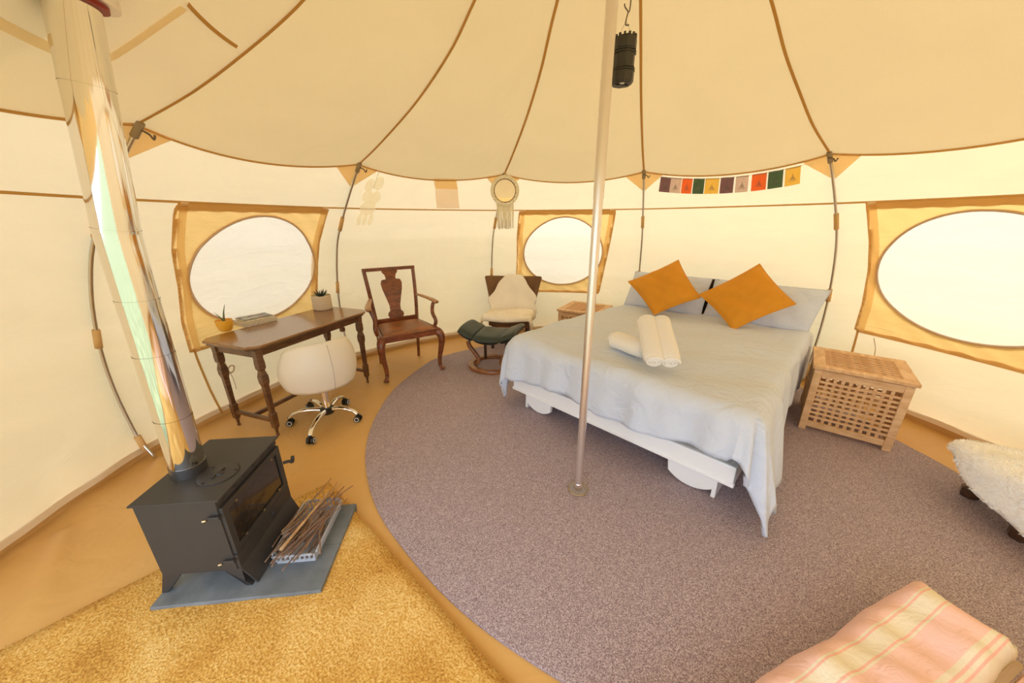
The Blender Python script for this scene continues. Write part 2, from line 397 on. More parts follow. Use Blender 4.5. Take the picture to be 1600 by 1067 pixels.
def tufts(points, normals, length, width, lean, count_seed=1):
    """short fibres, one thin triangle each"""
    r = np.random.RandomState(count_seed); n = len(points)
    P = np.asarray(points); Nn = np.asarray(normals)
    d = Nn + r.normal(0, lean, (n, 3)); d /= np.linalg.norm(d, axis=1)[:, None]
    side = np.cross(d, r.normal(0, 1, (n, 3))); side /= np.linalg.norm(side, axis=1)[:, None]
    L = length * r.uniform(.6, 1.25, (n, 1)); w = width * r.uniform(.7, 1.3, (n, 1))
    V = np.concatenate([P - side * w / 2 - Nn * .003, P + side * w / 2 - Nn * .003, P + d * L], 1).reshape(-1, 3)
    F = np.arange(3 * n).reshape(-1, 3)
    return V, F
def mesh_np(name, V, F):
    me = bpy.data.meshes.new(name)
    me.vertices.add(len(V)); me.vertices.foreach_set('co', V.astype(np.float32).ravel())
    k = F.shape[1]
    me.loops.add(F.size); me.loops.foreach_set('vertex_index', F.astype(np.int32).ravel())
    me.polygons.add(len(F)); me.polygons.foreach_set('loop_start', np.arange(0, F.size, k, dtype=np.int32))
    me.update(calc_edges=True); me.validate()
    return me
def sample_mesh(verts, faces, n, seed=3):
    """random points and normals on quads/tris"""
    V = np.array(verts, float); tri = []
    for f in faces:
        for i in range(1, len(f) - 1): tri.append((f[0], f[i], f[i + 1]))
    T = np.array(tri); a, b, c = V[T[:, 0]], V[T[:, 1]], V[T[:, 2]]
    cr = np.cross(b - a, c - a); ar = np.linalg.norm(cr, axis=1); r = np.random.RandomState(seed)
    idx = r.choice(len(T), n, p=ar / ar.sum()); u = r.rand(n, 1); w = r.rand(n, 1); fl = (u + w) > 1; u = np.where(fl, 1 - u, u); w = np.where(fl, 1 - w, w)
    return a[idx] + (b - a)[idx] * u + (c - a)[idx] * w, cr[idx] / np.maximum(ar[idx], 1e-12)[:, None]

# ------------------------------------------------------------------ the tent
TC = Vector((0.373, 1.612, 0.0))         # the centre pole
AZ0, NSEC, DA = -84.165, 10, 36.0
PZ = [0, .25, .5, .8, 1.1, 1.3, 1.5, 1.7, 1.89, 2.1]; PR = [2.72, 2.77, 2.785, 2.77, 2.68, 2.59, 2.46, 2.29, 2.10, 1.86]
def wrap(a): return (a + 180) % 360 - 180
def wall_r(az, z):
    a = wrap(az)
    g = math.exp(-((a + 8) / 50.0) ** 2); w = min(max((1.89 - z) / .6, 0), 1)
    b = 1 - (2 * (((a - AZ0) / DA) % 1.0) - 1) ** 2
    return float(np.interp(z, PZ, PR)) * (1 + .1 * g * w) * (1 - .012 * b)
def P3(az, r, z):
    a = math.radians(az); return Vector((TC.x + r * math.sin(a), TC.y + r * math.cos(a), z))
def wall_p(az, z, off=0.0): return P3(az, wall_r(az, z) - off, z)
SEAM_Z = 1.58
def eave_z(az): return 1.89 - 0.065 * (1 - (2 * (((wrap(az) - AZ0) / DA) % 1.0) - 1) ** 2)
RA = [(2.1, 1.89), (1.76, 2.02), (1.5, 2.16), (1.26, 2.30), (1.05, 2.46), (.8, 2.62), (.5, 2.82), (.25, 3.0), (.045, 3.2)]
RB = [(2.1, 1.89), (1.8, 1.97), (1.4, 2.10), (1.15, 2.2), (.9, 2.33), (.72, 2.47), (.5, 2.62), (.25, 2.9), (.045, 3.2)]
_RA = smooth_path([(r, z, 0) for r, z in RA], 4); _RB = smooth_path([(r, z, 0) for r, z in RB], 4)
def roof_p(az, s, off=0.0):
    d = abs(wrap(az + 30)); w = min(max((d - 15) / 60, 0), 1); w = w * w * (3 - 2 * w)
    q = s * (len(_RA) - 1); i = min(int(q), len(_RA) - 2); t = q - i
    A = _RA[i].lerp(_RA[i + 1], t); B = _RB[i].lerp(_RB[i + 1], t); p = B.lerp(A, w)
    r0, z0 = p.x, p.y
    b = 1 - (2 * (((wrap(az) - AZ0) / DA) % 1.0) - 1) ** 2
    k = (1 - s) ** 2
    ez = eave_z(az)
    z = z0 - (1.89 - ez) * k - 0.03 * b * s * (1 - s) * 2
    r = r0 + (wall_r(az, ez) - 2.10) * k
    return P3(az, r - off * .4, z - off)

side_of = {0: 'left', 1: 'left', 2: 'back', 3: 'back', 4: 'right', 5: 'right', 6: 'right', 7: 'front', 9: 'left'}
walls = {s: structure('wall_' + s) for s in ('left', 'back', 'right', 'front')}
ceiling = structure('ceiling')
DOOR = (7, 8)                                                  # the open doorway, behind the photographer
WIN = {0: (-76.3, -51.2, -62.9, 10.3), 2: (-6.6, 17.6, 5.3, 9.6), 4: (63.8, 90.5, 77.0, 11.3)}   # az left, right, oval centre, half width
def panel_edges(k, z):
    a0, a1, ac, hw = WIN[k]; t = (SEAM_Z - z) / (SEAM_Z - 0.56)
    return a0 + (1.7 if k == 0 else .6) * min(1, t / .5), a1 - (2.8 if k == 2 else 1.2) * t
for k in range(NSEC):
    a0 = AZ0 + DA * k; a1 = a0 + DA
    # roof panel
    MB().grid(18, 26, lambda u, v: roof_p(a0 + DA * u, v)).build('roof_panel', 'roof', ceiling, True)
    pts = [roof_p(a0, s / 40, .006) for s in range(41)]
    tdir = Vector((math.cos(math.radians(a0)), -math.sin(math.radians(a0)), 0))
    MB().ribbon(pts, [tdir] * 41, .016).build('roof_seam', 'tape', ceiling)
    if k in DOOR:
        MB().grid(18, 8, lambda u, v: wall_p(a0 + DA * u, 1.60 + (eave_z(a0 + DA * u) - 1.60) * v)).build('door_valance', 'tan', walls['front'], True)
        continue
    W = walls[side_of[k]]
    MB().grid(18, 6, lambda u, v: wall_p(a0 + DA * u, SEAM_Z + (eave_z(a0 + DA * u) - SEAM_Z) * v)).build('upper_wall_panel', 'canvas', W, True)
    def lower(u, v):
        az = a0 + DA * u; z = .07 + (SEAM_Z - .07) * v
        p = wall_p(az, z)
        if z < .35:                                        # loose hem ripples
            p += (p - TC).normalized() * .004 * math.sin(az * .9) * (1 - z / .35)
            p.z = z
        return p
    MB().grid(36, 1, lambda u, v: P3(a0 + DA * u, wall_r(a0 + DA * u, .10) + .003 + .058 * v, .105 - .030 * v)).build('light_block_skirt', 'sleeve', W, True)  # unseen outer skirt, added to stop sun leaking in under the hem
    keep = None
    if k in WIN:
        def keep(u, v):
            az = a0 + DA * u; z = .07 + (SEAM_Z - .07) * v
            e0, e1 = panel_edges(k, z)
            return not (e0 + .55 < az < e1 - .55 and 0.62 < z < SEAM_Z - .03)
    MB().grid(72, 34, lower, keep).build('lower_wall_panel', 'canvas', W, True)
    n = 36
    azs = [a0 + DA * i / n for i in range(n + 1)]
    MB().ribbon([wall_p(a, SEAM_Z, .006) for a in azs], [(0, 0, 1)] * (n + 1), .013).build('wall_seam', 'tape', W)
    MB().ribbon([wall_p(a, eave_z(a), .008) for a in azs], [(0, 0, 1)] * (n + 1), .016).build('eave_seam', 'tape', W)

# windows: tan cloth panel, oval of pale cloth, piping round it, tapes and ties
for wi, k in enumerate(WIN):
    a0, a1, ac, hw = WIN[k]; zc, hz = 1.095, 0.415
    wn = structure('window_%d' % (wi + 1))
    def ring(u, v, k=k, ac=ac, hw=hw):
        th = 2 * math.pi * u
        ox, oz = ac + hw * math.cos(th), zc + hz * math.sin(th)
        # ray from the oval's centre to the panel edge
        c, s_ = math.cos(th), math.sin(th); lo, hi = 0.0, 60.0
        for _ in range(26):
            m = (lo + hi) / 2; az, z = ac + c * m * hw / hz * .04, zc + s_ * m * .04
            e0, e1 = panel_edges(k, min(max(z, .56), SEAM_Z))
            if e0 < az < e1 and .57 < z < SEAM_Z - .004: lo = m
            else: hi = m
        ex, ez = ac + c * lo * hw / hz * .04, zc + s_ * lo * .04
        az, z = ox + (ex - ox) * v, oz + (ez - oz) * v
        return wall_p(az, z, .006 + .006 * math.sin(math.pi * v) * math.sin(az * 1.7 + z * 30))
    MB().grid(144, 8, ring).build('window_panel', 'tan', wn, True)
    MB().grid(48, 10, lambda u, v: wall_p(ac + (hw + .35) * v * math.cos(2 * math.pi * u), zc + (hz + .014) * v * math.sin(2 * math.pi * u), -.004)).build('pane', 'pane', wn, True)
    rim = [wall_p(ac + hw * math.cos(2 * math.pi * i / 72), zc + hz * math.sin(2 * math.pi * i / 72), .010) for i in range(73)]
    MB().tube(rim, .0075, 6, False).build('window_piping', 'piping', wn, True)
    for e in (0, 1):                                        # hem tapes down both sides of the panel
        zz = [SEAM_Z - (SEAM_Z - .58) * i / 16 for i in range(17)]
        az_ = [panel_edges(k, z)[e] + (1.0 if e == 0 else -1.0) for z in zz]
        MB().ribbon([wall_p(a, z, .017) for a, z in zip(az_, zz)], [P3(a + 90, 1, 0) - TC for a in az_], .045).build('panel_hem', 'hem', wn, True)
    aw = panel_edges(k, .57)[0] + .6
    if k != 2:
        MB().ribbon([wall_p(aw + .06 * i, .60 - .54 * i / 8, .012) for i in range(9)], [P3(aw + 90, 1, 0) - TC] * 9, .016).build('zip_tape', 'tape', wn)
        base = wall_p(aw + 3.2, .36, .03); tx = (P3(aw + 90, 1, 0) - TC)
        MB().tube(smooth_path([base + tx * x + Vector((0, 0, z)) for x, z in ((-.05, .02), (-.01, -.005), (.03, .03), (.06, .02), (.045, -.02), (.01, -.02), (-.03, -.005))], 5), .005, 6).build('tie_bow', 'piping', wn, True)
        MB().tube(smooth_path([base + tx * x + Vector((0, 0, z)) for x, z in ((-.03, .20), (.0, .12), (.012, .02), (.03, -.08), (.03, -.17))], 5), .0028, 5).build('tie_cord', 'piping', wn, True)

# groundsheet with its turned-up edge
fl = MB()
NF = 480
rf = P3(-84.2, 2.66, 0)
FOLDS = [(rf, P3(-100, 2.20, 0), .020), (rf, P3(-93, 2.05, 0), .016), (P3(-96, 2.62, 0), P3(-112, 2.25, 0), .018), (P3(-62, 2.80, 0), P3(-56, 2.55, 0), .010), (P3(-40, 2.90, 0), P3(-33, 2.75, 0), .010)]
def fold_h(p):
    h = 0.0
    for a, b, am in FOLDS:
        ab = b - a; t = min(max((p - a).dot(ab) / ab.length_squared, 0), 1); d = (p - (a + ab * t)).length
        if d < .3: h += am * math.exp(-(d / (.03 + .05 * t)) ** 2) * (1 - t) ** .6
    return h
def floor_p(u, v):
    az = 360 * u - 180
    R = wall_r(az, .05) + .045
    rr = [0, .5, .78, .86, .90, .935, .965, .985, 1.0, 1.004]; zz = [0, 0, 0, .001, .003, .006, .010, .016, .024, .066]
    q = v * (len(rr) - 1)
    r = float(np.interp(q, range(len(rr)), rr)) * R; z = float(np.interp(q, range(len(rr)), zz))
    if v > .3: z += .008 * max(0, v - .3) * math.sin(az * .55 + 2 * math.sin(az * .13)) * (1 if v < .95 else .3)
    q_ = P3(az, r, 0); q_.z = max(z, 0.0) + (fold_h(q_) if .2 < v < .93 else 0)
    return q_
fl.grid(NF, 45, floor_p)
o = fl.build('floor', 'groundsheet', None, True); o['kind'] = 'structure'
MB().add([(-40, -40, -.06), (40, -40, -.06), (40, 40, -.06), (-40, 40, -.06)], [(0, 1, 2, 3)]).build('ground_outside', 'grass')['kind'] = 'structure'

# eave reinforcement corners and steel ribs
rib_note = {-1: 'steel tent rib by the doorway, past the edge of the mustard rug', 0: 'curved steel tent rib bowing out behind the flue pipe', 1: 'steel tent rib rising between desk and wooden armchair', 2: 'steel tent rib behind the round macrame mirror',
            3: 'steel tent rib behind the bed head on the lounge chair side', 4: 'steel tent rib behind the bed head on the wide window side', 5: 'steel tent rib past the wide window beside the sheepskin stool'}
for k in range(-1, 6):
    az = AZ0 + DA * k
    W = walls[side_of[max(k, 0) % 10]]
    t = P3(az + 90, 1, 0) - TC
    hz = eave_z(az)
    hk = wall_p(az, hz, .02)
    cb = MB()
    for sgn in (-1, 1):
        A = wall_p(az, hz, .014); B = wall_p(az + sgn * 4.6, eave_z(az + sgn * 4.6), .014); C = wall_p(az + sgn * .2, hz - .15, .014)
        cb.add([A, B, C], [(0, 1, 2)])
    cb.build('eave_corner', 'flap', W)
    rb = thing('tent_rib', rib_note[k], 'tent pole', P3(az, 2.66 * (1 + .1 * math.exp(-((az + 8) / 50.0) ** 2)), 0.02), 0, 'steel ribs around the tent wall')
    base = rb.location
    zs = [1.86, 1.75, 1.6, 1.45, 1.3, 1.1, .9, .7, .5, .3, .16]
    path = [wall_p(az, z, .03) for z in zs] + [Vector(base) + Vector((0, 0, .016))]
    path = smooth_path(path, 3)
    MB().tube([p - base for p in path], .0095, 8).build('rib_tube', 'steel', rb, True)
    for zc in (1.45, .84, .14):
        p0 = wall_p(az, zc + .055, .03) - base; p1 = wall_p(az, zc - .055, .03) - base
        MB().tube([p0, p1], .017, 8, True).build('rib_sleeve', 'sleeve', rb, True)
    MB().tube([wall_p(az, 1.895, .032) - base, wall_p(az, 1.84, .032) - base], .016, 8).build('rib_cap', 'cap', rb, True)
    hp = wall_p(az, 1.865, .055) - base
    MB().tube(smooth_path([hp, hp + t * .03 + Vector((0, 0, -.012)), hp + t * .045 + Vector((0, 0, -.03)), hp + t * .055 + Vector((0, 0, -.01))], 4), .0045, 6).build('rib_hook', 'hook_metal', rb, True)

# flue patch on the roof: tapes marking the sewn square, red silicone and steel flashing come with the flue
def roof_hit(px, py):
    d = ray(px, py).normalized(); o = Vector((0, 0, CAM_H)); best = None
    for i in range(60, 1600):
        X = o + d * (i * .0025); v = X - TC; az = math.degrees(math.atan2(v.x, v.y)); r = math.hypot(v.x, v.y)
        # roof height at this radius
        lo, hi = 0.0, 1.0
        for _ in range(18):
            m = (lo + hi) / 2; q = roof_p(az, m); rq = math.hypot(q.x - TC.x, q.y - TC.y)
            if rq > r: lo = m
            else: hi = m
        if r < 2.1 and X.z >= roof_p(az, lo).z: return az, lo
    return None
def roof_tape(a, b, w, mat, name):
    ha, hb = roof_hit(*a), roof_hit(*b)
    if not ha or not hb: return
    pts = [roof_p(ha[0] + (hb[0] - ha[0]) * i / 12, ha[1] + (hb[1] - ha[1]) * i / 12, .007) for i in range(13)]
    d = (pts[-1] - pts[0]).normalized(); c = (pts[6] - TC); nrm = Vector((c.x, c.y, 1.2)).normalized()
    MB().ribbon(pts, [d.cross(nrm)] * 13, w).build(name, mat, ceiling)
roof_tape((-40, 10), (110, 85), .030, 'patch', 'patch_tape')
roof_tape((110, 118), (285, 8), .030, 'patch', 'patch_tape')
roof_tape((291, 2), (369, 70), .014, 'tape', 'patch_seam')

# vent flap hanging from the eave between armchair rib and mirror
az0, az1 = -30.3, -24.6
MB().grid(6, 6, lambda u, v: wall_p(az0 + 1.2 * v + (az1 - az0) * u, 1.845 - .085 * v, .012)).build('vent_flap', 'flap', walls['left'], True)
MB().grid(6, 8, lambda u, v: wall_p(az0 + 1.2 + 1.6 * v + (az1 - az0) * u, 1.76 - .165 * v, .012)).build('vent_mesh', 'vent_mesh', walls['left'], True)

# ------------------------------------------------------------------ floor coverings
cpx = [(730, 547.5), (705, 553.8), (678.8, 561), (655, 577.5), (635, 592.5), (615, 610), (598.8, 632.5), (586, 655), (575, 685), (571, 720), (575, 752), (582.5, 780), (592, 802), (630, 857), (672, 907.6), (720, 955), (765, 992), (810, 1023), (860.6, 1056.7)]
cp = [at_z(*p) for p in cpx]
CC = Vector((0.82, 2.37, 0)); CRAD = 1.93
ring_pts = [(math.atan2(p.y - CC.y, p.x - CC.x) % (2 * math.pi), (p - CC).length) for p in cp]
rp = [at_z(*p) for p in ((1394.5, 687), (1435, 707), (1480, 732), (1510, 748.5))]
ring_pts += [(math.atan2(p.y - CC.y, p.x - CC.x) % (2 * math.pi), (p - CC).length) for p in rp]
ring_pts.sort(); aa = [a for a, _ in ring_pts]; rr_ = [r for _, r in ring_pts]
aa = [aa[-1] - 2 * math.pi] + aa + [aa[0] + 2 * math.pi]; rr_ = [rr_[-1]] + rr_ + [rr_[0]]
out = []
for i in range(160):
    a = 2 * math.pi * i / 160
    r = sum(float(np.interp(a + d, aa, rr_)) for d in (-.04, 0, .04)) / 3
    out.append((CC.x + r * math.cos(a), CC.y + r * math.sin(a)))
cb = MB(); nO = len(out)
cb.add([(x, y, .001) for x, y in out] + [(x, y, .009) for x, y in out] + [(CC.x + (x - CC.x) * .996, CC.y + (y - CC.y) * .996, .011) for x, y in out],
       [(i, (i + 1) % nO, nO + (i + 1) % nO, nO + i) for i in range(nO)] + [(nO + i, nO + (i + 1) % nO, 2 * nO + (i + 1) % nO, 2 * nO + i) for i in range(nO)] + [tuple(range(2 * nO, 3 * nO))])
tag(cb.build('carpet', 'carpet'), 'big round mauve brown flecked carpet under the bed and pole', 'carpet')

T0 = Vector((-1.075, 1.665)); ra = Vector((.745, -.667)).normalized(); rbv = Vector((-.667, -.745)).normalized()
RL, RW = 2.05, 1.75
rug = thing('shag_rug', 'mustard yellow shag rug under the slate hearth', 'rug', (T0.x, T0.y, 0), math.atan2(ra.y, ra.x))
sgn = 1 if (Vector((-ra.y, ra.x)).dot(rbv) > 0) else -1
def rug_z(u, v): return .014 + .004 * math.sin(u * 31) * math.sin(v * 27)
MB().grid(40, 34, lambda u, v: (RL * u, sgn * RW * v, rug_z(u, v))).build('rug_backing', 'rug', rug, True, solid=.012)
n = 90000
# denser towards the part in view
pu = nrs.rand(n); pv = nrs.rand(n) ** 1.15
pp = np.stack([RL * pu, sgn * RW * pv, np.full(n, .016)], 1)
V, F = tufts(pp, np.tile([0, 0, 1.0], (n, 1)), .016, .0045, .6, 5)
pile = link_mesh('rug_pile', mesh_np('rug_pile', V, F), 'rug', rug); pile['kind'] = 'stuff'

# ------------------------------------------------------------------ centre pole and lantern
pole = thing('centre_pole', 'silver metal centre pole standing on the carpet', 'tent pole', (TC.x, TC.y, .011))
MB().lathe([(.0205, .03), (.0205, 1.56)], 20).build('lower_tube', 'alu', pole, 'auto')
MB().lathe([(.0225, 1.54), (.0225, 3.2)], 20).build('upper_tube', 'alu', pole, 'auto')
MB().lathe([(.0215, .008), (.0235, .012), (.0235, .045), (.0205, .05)], 20).build('pole_ferrule', 'chrome', pole, 'auto')
gm, gnt, gb = new_mat('clear plastic'); gb.inputs['Base Color'].default_value = (0.85, 0.76, 0.66, 1); gb.inputs['Roughness'].default_value = 0.12; gb.inputs['Alpha'].default_value = 0.30
MAT['clear'] = gm
MB().lathe([(.052, 0), (.054, .003), (.052, .006), (.0, .007)], 32).build('floor_disc', 'clear', pole, 'auto')
MB().tube([(math.cos(a) * .054, math.sin(a) * .054, .005) for a in [2 * math.pi * i / 40 for i in range(41)]], .0028, 6, False).build('disc_rim', 'brass', pole, True)
MB().tube([(math.cos(a) * .025, math.sin(a) * .025, 2.335) for a in [2 * math.pi * i / 24 for i in range(25)]], .005, 6, False).build('strap_ring', 'hook_metal', pole, True)

lan = thing('camping_lantern', 'dark grey camping lantern hanging beside the centre pole', 'lantern', (.452, 1.685, 1.985), math.radians(20))
oct_ = [(.047 * math.cos(math.pi / 8 + i * math.pi / 4), .047 * math.sin(math.pi / 8 + i * math.pi / 4)) for i in range(8)]
MB().lathe([(.038, 0), (.046, .010), (.047, .016), (.047, .042)], 8, rot0=math.pi / 8).build('lower_housing', 'lantern', lan, bevel=.002)
MB().lathe([(.044, .040), (.044, .118)], 8, rot0=math.pi / 8).build('grip_sleeve', 'lantern', lan, bevel=.002)
MB().lathe([(.047, .116), (.047, .150), (.040, .158)], 8, rot0=math.pi / 8).build('upper_housing', 'lantern', lan, bevel=.002)
for z in (.046, .054, .104, .112):
    MB().lathe([(.0485, z - .002), (.0485, z + .002)], 8, rot0=math.pi / 8).build('ridge', 'lantern', lan)
tooth = MB().box((0, 0, 0), (.006, .008, .010)).build('tooth', 'lantern', lan)
for i in range(14):
    a = 2 * math.pi * i / 14; tt = tooth if i == 0 else copy_part(tooth, lan)
    tt.location = (.041 * math.cos(a), .041 * math.sin(a), .158); tt.rotation_euler = (0, 0, a)
MB().lathe([(.009, -.002), (.011, .001)], 16, (-.012, -.020, 0)).build('end_light', 'white_plastic', lan, True)
MB().tube([(-.030, .0, -.001), (.0, -.018, -.004), (.03, -.002, -.001)], .003, 6).build('folded_loop', 'black_plastic', lan, True)
MB().tube(smooth_path([(-.030, 0, .155), (-.018, 0, .185), (0, 0, .206), (.018, 0, .185), (.030, 0, .155)], 5), .0012, 5).build('wire_handle', 'steel', lan, True)
MB().tube(smooth_path([(.012, 0, .200), (-.004, 0, .200), (.0, 0, .226), (.003, 0, .240), (-.012, 0, .252), (-.016, 0, .262)], 5), .0025, 6).build('hook_lower', 'hook_metal', lan, True)
MB().tube(smooth_path([(.002, 0, .238), (.010, 0, .248), (.010, 0, .30), (-.02, -.02, .345), (-.055, -.04, .352)], 5), .0025, 6).build('hook_upper', 'hook_metal', lan, True)

# ------------------------------------------------------------------ bed
BA = Vector((0.008, 2.592, 0)); BB = Vector((1.127, 1.450, 0))
BU = (BB - BA).normalized(); BV = Vector((-BU.y, BU.x, 0)); BW = (BB - BA).length; BL = 2.0
brot = math.atan2(BU.y, BU.x)
bed = thing('double_bed', 'white framed double bed with a dark headboard', 'bed', (BA.x, BA.y, .011), brot)
# local axes: x across the foot, y towards the head
FB = .15
fr = MB().box((BW / 2, .015, FB + .06), (BW, .03, .12)); fr.build('foot_board', 'white_frame', bed, bevel=.008)
MB().box((BW / 2, .008, FB + .012), (BW + .012, .03, .024)).build('foot_moulding', 'white_frame', bed, bevel=.006)
for x in (.015, BW - .015):
    MB().box((x, BL / 2, FB + .06), (.03, BL - .02, .12)).build('side_rail', 'white_frame', bed, bevel=.006)
MB().box((BW / 2, BL / 2, FB + .09), (BW - .06, BL - .06, .03)).build('slat_base', 'white_frame', bed)
for i, x in enumerate((.235, BW - .215)):                 # rounded leg panels under the foot
    poly = [(-.135, 0.0)] + [(-.12 + .24 * t_, -.155 * math.sin(math.pi * (.18 + .64 * t_)) ** .55) for t_ in [j / 12 for j in range(13)]] + [(.135, 0.0)]
    pb = MB(); pb.prism(poly, .045, .075, lambda px, pz, yy, x=x: (x + px, yy, FB + .005 + pz * .965)); pb.build('leg_panel', 'white_frame', bed, bevel=.004)
    sx = x - .13 if i == 0 else x + .13
    MB().box((sx, .16, FB / 2), (.022, .22, FB)).build('leg', 'white_frame', bed, bevel=.003)
for x in (.12, BW - .12):
    MB().box((x, BL - .12, FB / 2), (.07, .07, FB)).build('leg', 'white_frame', bed, bevel=.003)
mt = MB().box((BW / 2, BL / 2 + .01, .405), (BW - .03, BL - .05, .27)); mt.build('mattress', 'mattress', bed, True, bevel=.06)
hb = []
nseg = 24
for i in range(nseg + 1):
    x = .0 + (BW - .06) * i / nseg; hb.append((x, .76 + .145 * math.sin(math.pi * i / nseg) ** .6))
poly = [(.0, .12)] + hb + [(BW - .06, .12)]
MB().prism(poly, BL + .005, BL + .04, lambda px, pz, yy: (px, yy, pz)).build('headboard', 'headboard', bed, bevel=.006)
for x in (.03, BW - .09):
    MB().box((x, BL + .022, .30), (.05, .05, .60)).build('headboard_post', 'headboard', bed, bevel=.005)

# duvet: cloth laid over the mattress, hanging over both sides and the foot
TOPZ = .565
OVL, OVR, OVF = .45, .54, .31
dv = thing('duvet', 'pale blue grey duvet hanging in points over the foot of the bed', 'bedding', (BA.x, BA.y, .011), brot)
def duvet_p(u, v):
    b = -OVF + (1.79 + OVF) * v
    ovr = float(np.interp(b, [-.3, .25, .6, 1.2], [.62, .60, .48, .40]))
    a = -OVL + (BW + OVL + ovr) * u
    cx, cy = min(max(a, .04), BW - .02), max(b, .04)
    dx, dy = a - cx, b - cy; d = math.hypot(dx, dy)
    puff = .030 * (math.sin(3.1 * a + .6) * math.sin(2.3 * b + .4) * .5 + .5) + .008 * math.sin(9 * a + 3 * b) + .006 * math.sin(14 * b - 5 * a)
    if v > .93: puff -= (v - .93) * .10
    z = TOPZ + .022 + puff; x, y = cx, cy
    if d > 1e-6:
        nx, ny = dx / d, dy / d
        if dx > 0 and dy < 0: d *= .92
        R = .10 if dx <= 0 else .058 + .055 * max(0, 1 - cy / .9); arc = R * math.pi / 2
        fl_k = .12 if dx <= 0 else .03 + .22 * max(0, 1 - cy / .8)
        if d < arc: th = d / R; o_ = R * math.sin(th); dz = R * (1 - math.cos(th))
        else: o_ = R + (d - arc) * fl_k; dz = R + (d - arc) * math.sqrt(1 - fl_k * fl_k)
        corner = min(abs(dx), abs(dy)) / max(max(abs(dx), abs(dy)), 1e-6)
        th2 = math.atan2(ny, nx)
        fold = (.034 * math.sin(th2 * 11 + 1.0) * corner + .014 * math.sin((cx + cy) * 17) * (1 - corner) + .010 * math.sin((cx - cy) * 31 + 1)) * min(1, d / .25)
        hem = 0
        if dy < -.01: hem = .030 * math.sin(cx * 7.0 + .8) * min(1, d / .25) * (1 - corner)
        o_ += fold
        x += nx * o_; y += ny * o_; z -= dz + hem
    return (x, y, max(z, .028))
db = MB().grid(110, 90, duvet_p)
db.uv = {i: (uv[0] * 2.4, uv[1] * 2.0) for i, uv in db.uv.items()}
db.build('duvet_cover', 'duvet', dv, True, solid=.022)

def pillow(name, corners, thick, mat, label, cat, group=None, sag=0.0, seed=0, n=22, part='pillow_case', pinch=.10, seam_mat=None):
    c = [Vector(p) for p in corners]; ctr = sum(c, Vector()) / 4
    nrm = ((c[1] - c[0]).cross(c[3] - c[0])).normalized()
    r = random.Random(seed); ph = [r.uniform(0, 6) for _ in range(6)]
    t = thing(name, label, cat, (ctr.x, ctr.y, min(p.z for p in c)), 0, group); org = Vector(t.location)
    def f(side):
        def g(u, v):
            # edges pulled in between the corners
            uu, vv = u * 2 - 1, v * 2 - 1
            pu = uu * (1 - pinch * (1 - vv * vv)); pv = vv * (1 - pinch * (1 - uu * uu))
            a, b = (pu + 1) / 2, (pv + 1) / 2
            p = c[0] * (1 - a) * (1 - b) + c[1] * a * (1 - b) + c[2] * a * b + c[3] * (1 - a) * b
            h = max(0, (1 - uu * uu) * (1 - vv * vv)) ** .42
            w = .010 * math.sin(5 * uu + ph[0]) * math.sin(4 * vv + ph[1]) + .006 * math.sin(11 * uu + 6 * vv + ph[2]) + .004 * math.sin(17 * vv - 9 * uu + ph[3])
            p = p + nrm * side * (thick / 2 * h + w * h) + Vector((0, 0, -sag * (1 - abs(uu)) * (b))) - org
            return p
        return g
    m = MB().grid(n, n, f(1)).grid(n, n, f(-1))
    m.f = [fa if i < n * n else tuple(reversed(fa)) for i, fa in enumerate(m.f)]
    m.uv = {i: (q[0] * .7, q[1] * .7) for i, q in m.uv.items()}
    m.build(part, mat, t, True)
    # sewn edge
    edge = [f(1)(i / n, 0) for i in range(n)] + [f(1)(1, i / n) for i in range(n)] + [f(1)(1 - i / n, 1) for i in range(n)] + [f(1)(0, 1 - i / n) for i in range(n)]
    edge.append(edge[0])
    MB().tube(edge, .0035, 5, False).build('sewn_edge', mat, t, True)
    return t
def bl(x, y, z): return BA + BU * x + BV * y + Vector((0, 0, z))
pillow('pillow', [bl(.0, 1.73, .575), bl(.80, 1.73, .575), bl(.79, 1.93, .93), bl(.0, 1.93, .93)], .17, 'duvet', 'pale blue pillow on the lounge chair side of the bed', 'pillow', 'pillows against the headboard', seed=1, pinch=.025)
pillow('pillow', [bl(.815, 1.73, .575), bl(1.60, 1.72, .575), bl(1.66, 1.92, .93), bl(.815, 1.93, .93)], .18, 'duvet', 'pale blue pillow with a pointed corner on the wide window side of the bed', 'pillow', 'pillows against the headboard', seed=2, pinch=.025)
def cushion(px, bottom_i, label, seed):
    b = at_z(*px[bottom_i], .615)
    nrm = (-BV * math.cos(math.radians(38)) + Vector((0, 0, math.sin(math.radians(38))))).normalized()
    cs = [at_plane(x, y, b, nrm) for x, y in px]
    return pillow('cushion', cs, .13, 'mustard', label, 'cushion', 'mustard cushions on the bed', seed=seed, part='cushion_cover', pinch=.06)
cushion([(1022, 492), (1095, 465), (1060, 406), (981, 440)], 0, 'mustard cushion leaning on the pillow on the lounge chair side', 3)
cushion([(1145, 516), (1244, 475), (1187, 412), (1092, 460)], 0, 'mustard cushion leaning on the pillow with the pointed corner, wide window side', 4)

